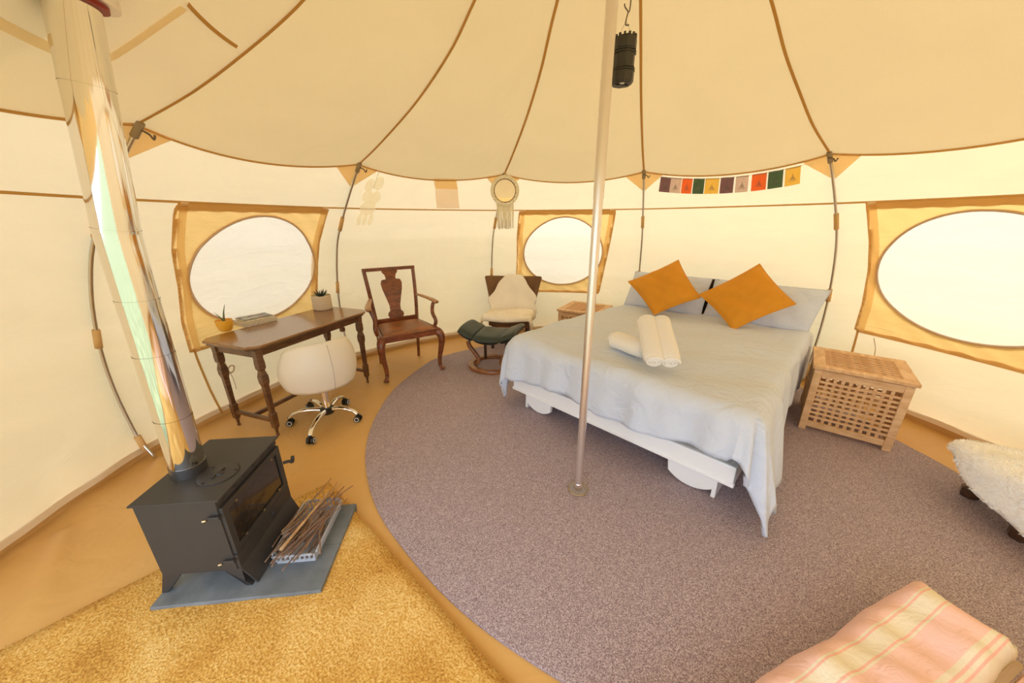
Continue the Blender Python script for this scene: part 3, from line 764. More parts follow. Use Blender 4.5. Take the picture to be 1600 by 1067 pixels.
def towel_roll(name, a, b, r, label, seed, flat=.8, twin=False):
    t = thing(name, label, 'towel', tuple(a), 0, 'rolled towels on the bed')
    a, b = Vector(a), Vector(b); d = (b - a); rr = random.Random(seed)
    side = d.cross(Vector((0, 0, 1))).normalized(); up = side.cross(d).normalized()
    for off in ((-.55, .55) if twin else (0,)):
        R = r * (.75 if twin else 1)
        def g(u, v, off=off):
            th = 2 * math.pi * u; q = R * (1 + .035 * math.sin(3 * th + seed) + .02 * math.sin(9 * v + seed))
            e = min(v, 1 - v); q *= min(1, .82 + e * 4)
            return d * v + side * (off * r * 1.0 + q * math.cos(th)) + up * (q * math.sin(th) * flat)
        MB().grid(28, 20, g).build('rolled_layer', 'towel', t, True)
        for e in (0, 1):                                   # spiral of folded edges at the ends
            sp = [d * (e * 1.0 + (.004 if e else -.004) / d.length) + side * (off * r + R * .85 * (1 - k / 40) * math.cos(k * .45)) + up * (R * .85 * (1 - k / 40) * flat * math.sin(k * .45)) for k in range(40)]
            MB().tube(sp, .009, 6).build('roll_end', 'towel', t, True)
            MB().lathe([(R * .84, -.004), (R * .84, .004)], 24).build('roll_core', 'towel', t, True).matrix_local = Matrix.Translation(d * e + side * off * r) @ Matrix((side, up * flat, d.normalized())).transposed().to_4x4()
    return t
q0 = at_z(975, 568, .62); 
towel_roll('rolled_towel', bl(.70, .31, .680), bl(.955, .25, .680), .072, 'short white towel roll lying under the other towel', 2)
towel_roll('rolled_towel', bl(1.12, .11, .690), bl(.91, .41, .838), .080, 'large white towel roll lying slantwise on top of the other', 5, .72, True)

# ------------------------------------------------------------------ slatted wooden hampers
def hamper(loc, rotz, label):
    t = thing('storage_hamper', label, 'hamper', loc, rotz, 'slatted wooden hampers beside the bed')
    W, Hh, pw = .48, .475, .042
    for x in (pw / 2, W - pw / 2):
        for y in (pw / 2, W - pw / 2):
            MB().box((x, y, Hh / 2), (pw, pw, Hh)).build('corner_post', 'acacia', t, bevel=.004)
    i0, i1 = pw, W - pw
    L = i1 - i0; nh, nv = 9, 9; z0, z1 = .075, .415
    rail_t = MB().box((0, 0, 0), (L + .002, .018, .05)).build('top_rail', 'acacia', t, bevel=.002)
    rail_b = MB().box((0, 0, 0), (L + .002, .018, .045)).build('bottom_rail', 'acacia', t, bevel=.002)
    hs = MB().box((0, 0, 0), (L + .002, .008, .0165)).build('slat', 'acacia', t, bevel=.0015)
    vs = MB().box((0, 0, 0), (.0185, .008, z1 - z0 + .03)).build('upright_slat', 'acacia', t, bevel=.0015)
    first = True
    for s in range(4):
        R = Matrix.Translation((W / 2, W / 2, 0)) @ Matrix.Rotation(s * math.pi / 2, 4, 'Z') @ Matrix.Translation((-W / 2, -W / 2, 0))
        def put(src, p):
            o = src if first else copy_part(src, t)
            o.matrix_local = R @ Matrix.Translation(p); return o
        put(rail_t, (W / 2, .016, .442)); put(rail_b, (W / 2, .016, .050))
        for i in range(nh):
            q = (W / 2, .012, z0 + (i + 1) * (z1 - z0) / (nh + 1))
            if first and i == 0: hs.matrix_local = R @ Matrix.Translation(q)
            else: copy_part(hs, t).matrix_local = R @ Matrix.Translation(q)
        for i in range(nv):
            q = (i0 + (i + 1) * L / (nv + 1), .0215, (z0 + z1) / 2)
            if first and i == 0: vs.matrix_local = R @ Matrix.Translation(q)
            else: copy_part(vs, t).matrix_local = R @ Matrix.Translation(q)
        first = False
    LW, lz = W + .03, Hh + .012
    lo = -.015
    for y in (lo + .028, lo + LW - .028):
        MB().box((W / 2, y, lz), (LW, .056, .024)).build('lid_rail', 'acacia_lid', t, bevel=.004)
    for x in (lo + .035, lo + LW - .035):
        MB().box((x, W / 2, lz), (.07, LW - .112, .024)).build('lid_rail', 'acacia_lid', t, bevel=.004)
    sx0, sx1, sy0, sy1 = lo + .07, lo + LW - .07, lo + .056, lo + LW - .056
    l1 = MB().box((0, 0, 0), (.019, sy1 - sy0, .008)).build('lid_slat', 'acacia_lid', t, bevel=.001)
    l2 = MB().box((0, 0, 0), (sx1 - sx0, .014, .008)).build('lid_cross_slat', 'acacia_lid', t, bevel=.001)
    for i in range(9):
        o = l1 if i == 0 else copy_part(l1, t); o.location = (sx0 + (i + .5 + .25 * (i - 4) / 9) * (sx1 - sx0) / 9, (sy0 + sy1) / 2, lz + .0)
    for i in range(9):
        o = l2 if i == 0 else copy_part(l2, t); o.location = ((sx0 + sx1) / 2, sy0 + (i + .5) * (sy1 - sy0) / 9, lz + .008)
    for x in (.012, W - .012):
        MB().lathe([(.004, 0), (.004, .003)], 8).build('screw', 'steel', t).matrix_local = Matrix.Translation((x, .0, Hh - .012)) @ Matrix.Rotation(math.pi / 2, 4, 'X')
    return t
hp = at_z(1240, 668); hq = at_z(1385, 708); hd = (hq - hp).normalized()
hp = hp + hd * .022
hamper((hp.x, hp.y, .011), math.atan2(hd.y, hd.x), 'slatted wooden hamper standing beneath the wide window, beside the pillow')
hamper((.535, 3.915, .011), math.radians(-30), 'slatted wooden hamper between the sheepskin chair and the bed')

# ------------------------------------------------------------------ desk
DO = Vector((-1.675, 2.095, 0)); DU = Vector((.335, .942, 0)).normalized()
drot = math.atan2(DU.y, DU.x)
desk = thing('writing_desk', 'dark wooden writing desk with turned legs below the window', 'desk', (DO.x, DO.y, 0), drot)
DW, DD, DZ = 1.10, .53, .70
def cham(m, c=.06): return [(m + c, m), (DW - m - c, m), (DW - m, m + c), (DW - m, DD - m - c), (DW - m - c, DD - m), (m + c, DD - m), (m, DD - m - c), (m, m + c)]
MB().prism(cham(0), DZ - .018, DZ).build('table_top', 'desk_top', desk, bevel=.006)
MB().prism(cham(.012), DZ - .034, DZ - .017).build('top_moulding', 'desk', desk, bevel=.005)
LEG = [(.07, .055), (DW - .10, .055), (.07, DD - .07), (DW - .10, DD - .07)]
for (x0, y0, x1, y1, hh, mt_) in ((.07, .055, DW - .1, .055, .052, 'desk'), (.07, DD - .07, DW - .1, DD - .07, .06, 'desk'), (.07, .055, .07, DD - .07, .06, 'desk'), (DW - .1, .055, DW - .1, DD - .07, .06, 'desk')):
    MB().bar((x0, y0, DZ - .034 - hh / 2), (x1, y1, DZ - .034 - hh / 2), .022, hh).build('apron', mt_, desk, bevel=.003)
MB().box((.80, .05, DZ - .105), (.035, .03, .035)).build('runner_block', 'desk', desk, bevel=.003)
lp = [(.010, .0), (.014, .012), (.010, .022), (.012, .05), (.018, .065), (.026, .075), (.028, .17), (.031, .18), (.022, .19), (.021, .21), (.0245, .40), (.033, .43), (.034, .47), (.026, .50), (.022, .515), (.032, .53), (.033, .57), (.030, .60), (.034, .665)]
leg0 = MB().lathe(lp, 4, rot0=math.pi / 4).build('leg', 'desk', desk, bevel=.003)
for i, (x, y) in enumerate(LEG):
    o = leg0 if i == 0 else copy_part(leg0, desk); o.location = (x, y, 0)
for x in (LEG[0][0], LEG[1][0]):
    MB().bar((x, LEG[0][1], .125), (x, LEG[2][1], .125), .024, .028).build('side_stretcher', 'desk', desk, bevel=.004)
MB().bar((LEG[0][0], .5 * DD, .125), (LEG[1][0], .5 * DD, .125), .024, .028).build('long_stretcher', 'desk', desk, bevel=.004)
def on_desk(px, py): return at_z(px, py, DZ)

p = on_desk(354, 517); pot = thing('potted_aloe', 'small yellow pot with a spindly aloe on the desk', 'potted plant', (p.x, p.y, DZ))
MB().lathe([(.030, 0), (.042, .012), (.052, .05), (.054, .085), (.050, .086), (.047, .07)], 24, caps=True).build('pot', 'pot_yellow', pot, 'auto')
MB().lathe([(.048, .068), (.0, .072)], 20, caps=False).build('soil', 'soil', pot)
for (dx, dy, h, r) in ((.030, .012, .135, .009), (-.045, -.015, .085, .006), (-.058, .012, .055, .005), (.012, -.03, .04, .005)):
    MB().tube(smooth_path([(0, 0, .065), (dx * .35, dy * .35, .065 + h * .5), (dx, dy, .065 + h)], 4), [r * (1 - .9 * i / 8) for i in range(9)], 6).build('leaf', 'plant_green', pot, True)

p = on_desk(505, 483); pot = thing('potted_succulent', 'cream woven pot with a dark spiky succulent at the desk end', 'potted plant', (p.x, p.y, DZ))
MB().lathe([(.070, 0), (.078, .008), (.080, .10), (.082, .128), (.078, .132), (.074, .115)], 32).build('pot', 'pot_cream', pot, 'auto')
for z in [.012 + .0105 * i for i in range(11)]:
    MB().tube([(.0800 * math.cos(2 * math.pi * i / 32), .0800 * math.sin(2 * math.pi * i / 32), z) for i in range(33)], .0028, 5, False).build('woven_band', 'pot_cream', pot, True)
MB().lathe([(.075, .112), (.0, .118)], 24, caps=False).build('soil', 'soil', pot)
for i in range(22):
    a = i * 2.4; el = .25 + .055 * (i % 12); rr = .058 * math.cos(el) + .012; h = .035 + .05 * math.sin(el)
    MB().tube([(0, 0, .113), (rr * .55 * math.cos(a), rr * .55 * math.sin(a), .113 + h * .45), (rr * math.cos(a), rr * math.sin(a), .113 + h)], [.006, .0065, .0008], 5, flat=.5).build('leaf', 'plant_dark', pot, True)

pm = sum((on_desk(*q) for q in ((369, 508), (400, 514), (428, 503), (398, 493))), Vector()) / 4
mrot = math.radians(-28)
for i, (w, l, h, da, ox, oy, cv, lab) in enumerate(((.185, .245, .014, 0, 0, 0, 'cover_b', 'pale magazine at the bottom of the pile on the desk'), (.18, .24, .014, .05, .004, .006, 'cover_b', 'pale magazine in the middle of the pile on the desk'), (.165, .21, .018, -.10, -.006, .018, 'cover_a', 'dark picture covered magazine on top of the desk pile'))):
    z = DZ + (.0, .0145, .029)[i]
    t = thing('magazine', lab, 'magazine', (pm.x + ox, pm.y + oy, z), mrot + da, 'magazines piled on the desk')
    MB().box((0, 0, h / 2), (w - .003, l - .003, h - .002)).build('pages', 'paper', t)
    cvm = MB(); cvm.grid(8, 8, lambda u, v: (w * (u - .5), l * (v - .5), h + (.010 * max(0, u - .7) if i == 2 else 0))); cvm.build('cover', cv, t, True, solid=.0008)
    MB().box((-w / 2, 0, h / 2), (.0015, l, h)).build('spine', cv, t)

# ------------------------------------------------------------------ swivel chair at the desk
oc = Vector((-1.425, 2.375)); face = Vector((-.73, .68)); frot = math.atan2(face.y, face.x)
off = thing('swivel_chair', 'cream bucket swivel chair on chrome castors pushed up to the desk', 'chair', (oc.x, oc.y, 0), frot)
cast = [at_z(487, 693), at_z(560, 658), at_z(541, 632), at_z(478, 635), Vector((-1.69, 2.315, 0))]
MB().lathe([(.045, .075), (.050, .085), (.050, .115), (.038, .125)], 20).build('hub', 'black_plastic', off, 'auto')
MB().lathe([(.028, .11), (.028, .295)], 20).build('gas_column', 'chrome', off, 'auto')
MB().lathe([(.033, .285), (.033, .335)], 16).build('column_sleeve', 'black_plastic', off, 'auto')
inv = Matrix.Rotation(-frot, 2)
for q in cast:
    d = Vector((q.x - oc.x, q.y - oc.y)); d = inv @ d
    if d.length > .34: d = d.normalized() * .31
    e = d.normalized(); L = d.length
    arm = smooth_path([(e.x * .03, e.y * .03, .105), (e.x * L * .5, e.y * L * .5, .115), (e.x * L * .85, e.y * L * .85, .095), (e.x * L, e.y * L, .062)], 5)
    MB().tube(arm, [.020] * 8 + [.017] * (len(arm) - 8), 10, flat=.75).build('star_arm', 'chrome', off, True)
    s2 = Vector((-e.y, e.x))
    c = Vector((e.x * L, e.y * L, .026))
    cs = MB()
    for sg in (-1, 1):
        p0 = c + Vector((s2.x, s2.y, 0)) * sg * .008; p1 = c + Vector((s2.x, s2.y, 0)) * sg * .024
        cs.tube([p0, p1], .025, 16)
    cst = cs.build('castor', 'black_plastic', off, 'auto')
    for sg in (-1, 1):
        ctr = c + Vector((s2.x, s2.y, 0)) * sg * .0245
        MB().tube([ctr + Vector((e.x * .016 * math.cos(a), e.y * .016 * math.cos(a), .016 * math.sin(a))) for a in [2 * math.pi * i / 16 for i in range(17)]], .003, 5, False).build('wheel_ring', 'white_plastic', cst, True)
    MB().tube([c + Vector((0, 0, .02)), c + Vector((0, 0, .045))], .012, 10).build('castor_stem', 'black_plastic', off, True)
# bucket: the front edge of the seat faces +x, the wrapped back stands at -x
def shell(u, v):
    th = math.radians(-100 + 200 * u); c = abs(u * 2 - 1)
    z0, z1 = .335, .695 - .12 * c ** 3
    z = z0 + (z1 - z0) * v
    bulge = math.sin(math.pi * min(1, .12 + v * .80)) ** .5          # rounded under and slightly drawn in on top
    R = .160 + .078 * bulge
    return (-R * math.cos(th), R * 1.10 * math.sin(th), z)
sh = MB().grid(40, 16, shell).build('bucket_back', 'office_shell', off, True, solid=.045, off=1)
MB().lathe([(.17, .335), (.225, .355), (.245, .40), (.235, .432), (.18, .445), (.0, .44)], 32, caps=True, sx=1.05, sy=1.02, c=(.055, 0, 0)).build('seat_pad', 'office_shell', off, True)
MB().tube([(shell(.5, v)[0] - .047, 0, shell(.5, v)[2]) for v in [.08 + .9 * i / 12 for i in range(13)]], .0028, 5).build('back_seam', 'seam_thread', off, True)
MB().box((0, 0, .33), (.20, .16, .012)).build('tilt_plate', 'black_plastic', off, bevel=.003)
MB().tube([(.02, -.05, .33), (.03, -.20, .325), (.035, -.26, .33)], .006, 6).build('lever', 'black_plastic', off, True)

# ------------------------------------------------------------------ mahogany armchair
ae = Vector((.843, .537)); arot = math.atan2(ae.y, ae.x)
fL = at_z(604, 599); fR = at_z(694, 580)
mid = (fL + fR) / 2
ac_ = thing('splat_back_armchair', 'red mahogany armchair with vase shaped splat and leather seat', 'chair', (mid.x, mid.y, .005), arot)
HW = .285
def leg_cab(x):
    s = 1 if x > 0 else -1
    pts = [(x - s * .03, .045, .43), (x, .025, .40), (x + s * .012, .008, .34), (x + s * .002, .022, .24), (x - s * .014, .034, .14), (x - s * .016, .034, .06), (x - s * .002, .018, .03), (x + s * .004, .006, .012)]
    p = smooth_path(pts, 4); rad = np.interp(np.linspace(0, 1, len(p)), [0, .12, .28, .5, .72, .84, .92, 1], [.040, .042, .034, .024, .018, .017, .026, .027]).tolist()
    return MB().tube(p, rad, 10)
for s in (-1, 1):
    leg_cab(s * HW).build('front_leg', 'mahogany', ac_, True)
    MB().tube([(s * .21, .555, .0), (s * .21, .515, .30), (s * .21, .50, .45)], [.016, .019, .021], 4).build('rear_leg', 'mahogany', ac_)
    MB().tube(smooth_path([(s * .21, .50, .43), (s * .225, .515, .62), (s * .24, .56, .84), (s * .25, .605, 1.0)], 5), .019, 4).build('back_post', 'mahogany', ac_)
    a = smooth_path([(s * .238, .545, .72), (s * .27, .42, .715), (s * .315, .27, .70), (s * .33, .17, .685)], 5)
    MB().tube(a, np.interp(np.linspace(0, 1, len(a)), [0, .3, .75, 1], [.016, .022, .029, .026]).tolist(), 8, flat=.6).build('armrest', 'mahogany_pale', ac_, True)
    a = smooth_path([(s * .285, .16, .44), (s * .30, .15, .50), (s * .285, .19, .58), (s * .305, .215, .66), (s * .325, .20, .69)], 5)
    MB().tube(a, .019, 6).build('arm_support', 'mahogany', ac_, True)
    MB().bar((s * .285, .02, .425), (s * .215, .50, .425), .026, .06).build('side_rail', 'mahogany', ac_, bevel=.004)
MB().bar((-HW, .02, .425), (HW, .02, .425), .028, .065).build('front_rail', 'mahogany', ac_, bevel=.005)
MB().bar((-.21, .50, .425), (.21, .50, .425), .026, .06).build('rear_rail', 'mahogany', ac_, bevel=.004)
MB().bar((-.268, .605, 1.0), (.268, .605, 1.0), .024, .034).build('crest_rail', 'mahogany', ac_, bevel=.004)
MB().bar((-.21, .512, .475), (.21, .512, .475), .024, .05).build('shoe_rail', 'mahogany', ac_, bevel=.003)
spl = [(.085, 0), (.085, .025), (.070, .035), (.082, .06), (.078, .085), (.055, .11), (.055, .16), (.075, .24), (.100, .33), (.108, .39), (.095, .425), (.068, .43), (.052, .42), (.050, .445), (.056, .475), (.078, .50), (.080, .53)]
poly = [(x, z) for x, z in spl] + [(-x, z) for x, z in reversed(spl)]
def sp_fn(px, pz, yy): return (px, .512 + .093 * (pz / .53) ** 1.4 + yy, .465 + pz)
sm = MB()
nn = len(spl)
vs = []
for yy in (-.006, .006):
    for x, z in spl: vs += [sp_fn(-x, z, yy), sp_fn(x, z, yy)]
fs = []
for i in range(nn - 1):
    a = 2 * i; b = 2 * nn + 2 * i
    fs += [(a, a + 1, a + 3, a + 2), (b, b + 2, b + 3, b + 1), (a, a + 2, b + 2, b), (a + 1, b + 1, b + 3, a + 3)]
sm.add(vs, fs).build('splat', 'mahogany', ac_)
def seat_fn(u, v):
    hw = .268 - .058 * v; x = (u * 2 - 1) * hw; y = .022 + .47 * v
    e = max(0, (1 - abs(u * 2 - 1) ** 6) * (1 - abs(v * 2 - 1) ** 6))
    return (x, y, .448 + .030 * e ** .5 - .010 * e * math.exp(-((u - .5) ** 2 + (v - .5) ** 2) * 9))
MB().grid(20, 18, seat_fn).build('leather_seat', 'leather_seat', ac_, True, solid=.012)

# ------------------------------------------------------------------ green leather footstool and sheepskin lounge chair
ot = thing('leather_footstool', 'dark green leather footstool on a bent wood ring base', 'footstool', (-.205, 3.44, .011), math.radians(-17))
ring = [(.255 * math.cos(a), .235 * math.sin(a), .016) for a in [2 * math.pi * i / 48 for i in range(49)]]
rb_ = MB()
rb_.lathe([(.205, .0), (.265, .0), (.268, .018), (.262, .034), (.208, .034), (.205, .0)], 48, caps=False, sy=.93).build('ring_base', 'teak', ot, 'auto')
for s in (-1, 1):
    for yy in (-.085, .10):
        pth = smooth_path([(s * .175, yy * .9, .02), (s * .135, yy, .055), (s * .125, yy, .10), (s * .175, yy, .17), (s * .225, yy, .235), (s * .235, yy, .29)], 5)
        if yy < 0:
            b_ = MB()
            for i in range(len(pth) - 1):
                pass
            vs = []; n_ = len(pth)
            for i, p_ in enumerate(pth):
                tg = (pth[min(i + 1, n_ - 1)] - pth[max(i - 1, 0)]).normalized(); nx = Vector((tg.z, 0, -tg.x))
                for w_, d_ in ((-.022, -.016), (.022, -.016), (.022, .016), (-.022, .016)): vs.append(p_ + nx * d_ + Vector((0, w_, 0)))
            fs = [(4 * i + k, 4 * i + (k + 1) % 4, 4 * i + 4 + (k + 1) % 4, 4 * i + 4 + k) for i in range(n_ - 1) for k in range(4)] + [(3, 2, 1, 0), tuple(4 * (n_ - 1) + k for k in range(4))]
            b_.add(vs, fs).build('curved_leg', 'teak', ot, bevel=.005)
        else:
            MB().tube([(s * .12, yy, .03), (s * .12, yy, .30)], .016, 6).build('rear_leg', 'dark_wood', ot, True)
def ott(u, v):
    x = (u * 2 - 1); y = (v * 2 - 1)
    return x, y
def ott_top(x0, x1, lift0, lift1, name):
    def f(side):
        def g(u, v):
            x = x0 + (x1 - x0) * u; y = -.215 + .43 * v
            eu = (1 - abs(u * 2 - 1) ** 4); ev = (1 - abs(v * 2 - 1) ** 5)
            h = max(0, eu * ev) ** .4
            saddle = .075 * (abs(x) / .28) ** 2
            base = .345 + saddle - .018 * (y / .215) ** 2
            return (x, y * (.94 + .06 * h), base + side * (.048 * h) )
        return g
    m = MB().grid(14, 18, f(1)).grid(14, 18, f(-1))
    return m.build(name, 'green_leather', ot, True)
ott_top(-.30, -.135, .05, 0, 'side_cushion'); ott_top(.135, .30, 0, .05, 'side_cushion'); ott_top(-.145, .145, 0, 0, 'centre_cushion')

lc = thing('lounge_chair', 'brown winged lounge chair behind the green footstool', 'armchair', (-.01, 4.12, 0), math.radians(-6))
# local: front is -y
for s in (-1, 1):
    MB().tube(smooth_path([(s * .21, -.16, .011), (s * .20, -.15, .15), (s * .20, -.14, .32)], 4), .019, 8).build('front_leg', 'dark_wood', lc, True)
    MB().tube(smooth_path([(s * .20, .24, .011), (s * .20, .20, .18), (s * .20, .17, .32)], 4), .018, 8).build('rear_leg', 'dark_wood', lc, True)
    MB().bar((s * .205, -.16, .30), (s * .205, .2, .28), .03, .04).build('side_rail', 'teak', lc, bevel=.004)
MB().bar((-.205, -.16, .30), (.205, -.16, .30), .03, .04).build('front_rail', 'teak', lc, bevel=.004)
def lc_back(u, v):
    z = .34 + .49 * v; hw = .235 + .105 * v ** 1.3
    x = (u * 2 - 1) * hw; y = .16 + .14 * v - .07 * abs(u * 2 - 1) ** 3
    if v > .9: z -= .022 * (abs(u * 2 - 1) ** 2 < .2) * 0
    z -= .03 * (1 - abs(u * 2 - 1)) * v * .6
    return (x, y, z)
MB().grid(24, 18, lc_back).build('winged_back', 'brown_fabric', lc, True, solid=.055, off=-1, bevel=.012)
def lc_seat(u, v):
    return ((u * 2 - 1) * .245, -.21 + .42 * v, .375 - .02 * v + .012 * math.sin(math.pi * u) * math.sin(math.pi * v))
MB().grid(12, 12, lc_seat).build('seat_cushion', 'brown_fabric', lc, True, solid=.07, bevel=.015)

def fleece(name, label, fn, nu, nv, mat, count, loc, rotz, keep=None, length=.028, solid=.016, seed=2, flip=1, off=-1):
    t = thing(name, label, 'sheepskin', loc, rotz)
    m = MB().grid(nu, nv, fn, keep); m.build('hide', mat, t, True, solid=solid, off=off)
    P_, N_ = sample_mesh(m.v, m.f, count, seed)
    V, F = tufts(P_, N_ * flip, length, .006, .6, seed)
    o = link_mesh('wool', mesh_np('wool', V, F), mat, t); o['kind'] = 'stuff'
    return t
def skin1(u, v):
    """hangs from the top of the chair back, over the seat and down its front corner"""
    x = u * 2 - 1
    if v < .55:
        k = v / .55; vv = 1.03 - k * .95                # down the back
        hw = (.085 + .20 * min(1, k * 1.75) ** .8)
        xx = x * hw * (1 + .05 * math.sin(k * 14 + x)) + .008
        z = .34 + .49 * vv; y = .16 + .14 * vv - .07 * min(1, abs(xx) / .3) ** 3 - .052
        return (xx, y - .012 * math.sin(k * 3.1), z)
    k = (v - .55) / .45
    hw = .285 + .02 * math.sin(k * 9)
    y = .105 - .39 * k; z = .440 + .01 * math.sin(k * 5 + x * 3)
    if k > .90: z -= (k - .90) * .55
    xx = x * hw - .03 * k
    if abs(x) > .92: z -= (abs(x) - .92) * (.70 + 1.1 * (x > 0) * k)
    return (xx, y, z)
fleece('sheepskin', 'ivory sheepskin draped over the brown lounge chair', skin1, 26, 34, 'fleece', 9000, (-.01, 4.12, 0), math.radians(-6), flip=-1, length=.009, seed=4, off=1)

# ------------------------------------------------------------------ sheepskin stool by the right wall
st_c = Vector((2.62, 1.278, .011)); st_r = math.radians(-20)
stl = thing('low_stool', 'low dark wooden stool with turned block feet under a white fleece', 'stool', tuple(st_c), st_r)
for (x, y) in ((-.185, .215), (-.185, -.075), (.22, .215), (.22, -.075)):
    MB().lathe([(.030, 0), (.040, .012), (.042, .055), (.028, .066), (.024, .075), (.034, .09), (.034, .18)], 6, (x, y, 0)).build('foot', 'dark_wood', stl, bevel=.003)
MB().box((.0175, .07, .195), (.50, .38, .05)).build('seat_frame', 'dark_wood', stl, bevel=.006)
MB().box((.0175, .07, .245), (.47, .35, .05)).build('seat_pad', 'brown_fabric', stl, bevel=.02)
def skin2(u, v):
    """lies over the seat and hangs down the side that faces the bed"""
    y = -.36 + .68 * u; k = (y + .36) / .68
    drop = float(np.interp(k, [0, .15, .35, .55, .75, .9, 1], [.06, .13, .165, .15, .10, .05, .02]))
    L = .66 + drop; q = L * v                               # distance along the hide from its far edge
    wob = .012 * math.sin(9 * u + 5 * v) + .008 * math.sin(19 * u - 7 * v)
    if q < .60: x, z = .36 - q, .318 + wob
    else:
        e = q - .60; R = .06
        if e < R * 1.4: a = e / R; x, z = -.24 - R * math.sin(a), .318 - R * (1 - math.cos(a)) + wob
        else: x, z = -.24 - R - .10 * (e - R * 1.4), .318 - R * .83 - (e - R * 1.4)
    over = max(0, abs(y + .0) - .26)
    if y > .24: z -= (y - .24) * .5
    if y < -.12: z -= (-.12 - y) * .45
    return (x + .02 * math.sin(7 * u), y, max(z, .05))
fleece('sheepskin', 'thick white sheepskin draped over the low dark stool', skin2, 34, 34, 'fleece_white', 16000, tuple(st_c), st_r, length=.011, seed=6, flip=1)

# ------------------------------------------------------------------ pink striped mattress in the near corner
K = at_z(1418, 900, .15); K2 = at_z(1160, 1066, .15); ka = (K2 - K); ka.z = 0; ka.normalize(); kb = Vector((-ka.y, ka.x, 0))
krot = math.atan2(ka.y, ka.x)
pm_ = thing('floor_mattress', 'low folding mattress under a pink and cream striped blanket', 'mattress', (K.x, K.y, .011), krot)
ML = 1.55
def slab(y0, y1, h, name, uv0, uv1, lift=0.0):
    def g(u, v):
        x = ML * u; w = y1 - y0; y = y0 + w * v
        e = min(v, 1 - v) * w; ex = min(u, 1 - u) * ML
        rr = .07
        q = 1.0
        if e < rr: q = math.sqrt(max(0, 1 - (1 - e / rr) ** 2))
        if ex < rr: q = min(q, math.sqrt(max(0, 1 - (1 - ex / rr) ** 2)))
        z = h * (.25 + .75 * q) + .014 * math.sin(x * 11 + y * 5) * q + .009 * math.sin(x * 23 - y * 14) * q + .006 * math.sin(x * 47 + y * 21) * q
        yy = y + .010 * math.sin(x * 13 + 1) * (1 if v < .5 else -1) * (1 - q)
        if v == 0 or v == 1 or u == 0 or u == 1: z = .0
        return (x, yy, z + lift)
    m = MB().grid(70, 26, g); m.uv = {i: (q[0], uv0 + (uv1 - uv0) * q[1]) for i, q in m.uv.items()}
    return m.build(name, 'blanket', pm_, True)
slab(0.0, .285, .185, 'mattress_section', 0.0, 1.0)
slab(.275, .95, .195, 'mattress_section', .0, 1.0)
MB().tube([(0.05 + (ML - .1) * i / 30, .28, .125 + .006 * math.sin(i)) for i in range(31)], .010, 6).build('fold_piping', 'pale_felt', pm_, True)

# ------------------------------------------------------------------ hearth, stove, flue, kindling
h0, h1, h2 = at_z(235, 953, .03), at_z(502, 925, .03), at_z(549, 790, .03)
he = (h1 - h0).normalized(); hn = Vector((-he.y, he.x, 0)); HWd = (h1 - h0).length; HDp = (h2 - h1).dot(hn)
hrot = math.atan2(he.y, he.x)
HZ = .042
hearth = thing('slate_hearth', 'blue grey slate hearth slab lying on the mustard rug', 'hearth', (h0.x, h0.y, 0), hrot)
j = HDp * .47
for (y0, y1) in ((0, j - .0008), (j + .0008, HDp)):
    MB().box((HWd / 2, (y0 + y1) / 2, .029), (HWd, y1 - y0, .026)).build('slate_tile', 'slate', hearth, bevel=.002)
MB().box((HWd / 2, HDp / 2, .008), (HWd - .004, HDp - .004, .016)).build('backing_board', 'slate', hearth)

s0, s1, s2_ = at_z(197, 793, .495), at_z(340, 783, .495), at_z(437, 681, .495)
sx_ = (s1 - s0).normalized(); sy_ = Vector((-sx_.y, sx_.x, 0)); SW = (s1 - s0).length; SLn = (s2_ - s1).dot(sy_); srot = math.atan2(sx_.y, sx_.x)
sv = thing('wood_stove', 'black steel wood stove with a glass door on the hearth', 'stove', (s0.x, s0.y, HZ), srot)
ZB, ZT = .106, .453        # above the hearth
MB().box((SW / 2 - .004, SLn / 2, (ZB + ZT) / 2), (SW - .03, SLn - .012, ZT - ZB)).build('firebox', 'stove', sv, bevel=.002)
MB().box((SW / 2, SLn / 2, ZT - .002), (SW, SLn, .008)).build('top_plate', 'stove', sv, bevel=.0015)
fx = SW - .018
MB().box((fx - .004, SLn / 2, ZT - .022), (.012, SLn - .01, .032)).build('vent_strip', 'stove', sv)
vent = MB().box((0, 0, 0), (.004, .022, .008)).build('vent_slot', 'black_plastic', sv)
for i in range(6):
    o = vent if i == 0 else copy_part(vent, sv); o.location = (fx + .003, .05 + i * (SLn - .10) / 5, ZT - .022)
door = MB()
dz0, dz1, dy0, dy1 = ZB + .075, ZT - .045, .012, SLn - .012
bw = .028
for (cy, cz, wy, wz) in (((dy0 + dy1) / 2, dz1 - bw / 2, dy1 - dy0, bw), ((dy0 + dy1) / 2, dz0 + bw / 2, dy1 - dy0, bw), (dy0 + bw / 2, (dz0 + dz1) / 2, bw, dz1 - dz0 - 2 * bw + .002), (dy1 - bw / 2, (dz0 + dz1) / 2, bw, dz1 - dz0 - 2 * bw + .002)):
    door.box((fx + .006, cy, cz), (.014, wy, wz))
dob = door.build('door_frame', 'stove', sv)
MB().box((fx + .004, SLn / 2, (dz0 + dz1) / 2), (.006, dy1 - dy0 - 2 * bw + .004, dz1 - dz0 - 2 * bw + .004)).build('door_glass', 'stove_glass', dob)
clip = MB().box((0, 0, 0), (.004, .010, .006)).build('glass_clip', 'brass', dob)
for i, (y, z) in enumerate(((dy0 + .07, dz0 + bw), (SLn / 2, dz0 + bw), (dy1 - .07, dz0 + bw), (dy0 + .07, dz1 - bw), (dy1 - .07, dz1 - bw))):
    o = clip if i == 0 else copy_part(clip, dob); o.location = (fx + .014, y, z)
MB().box((fx + .004, SLn / 2, ZB + .037), (.016, SLn - .02, .066)).build('ash_door', 'stove', sv, bevel=.002)
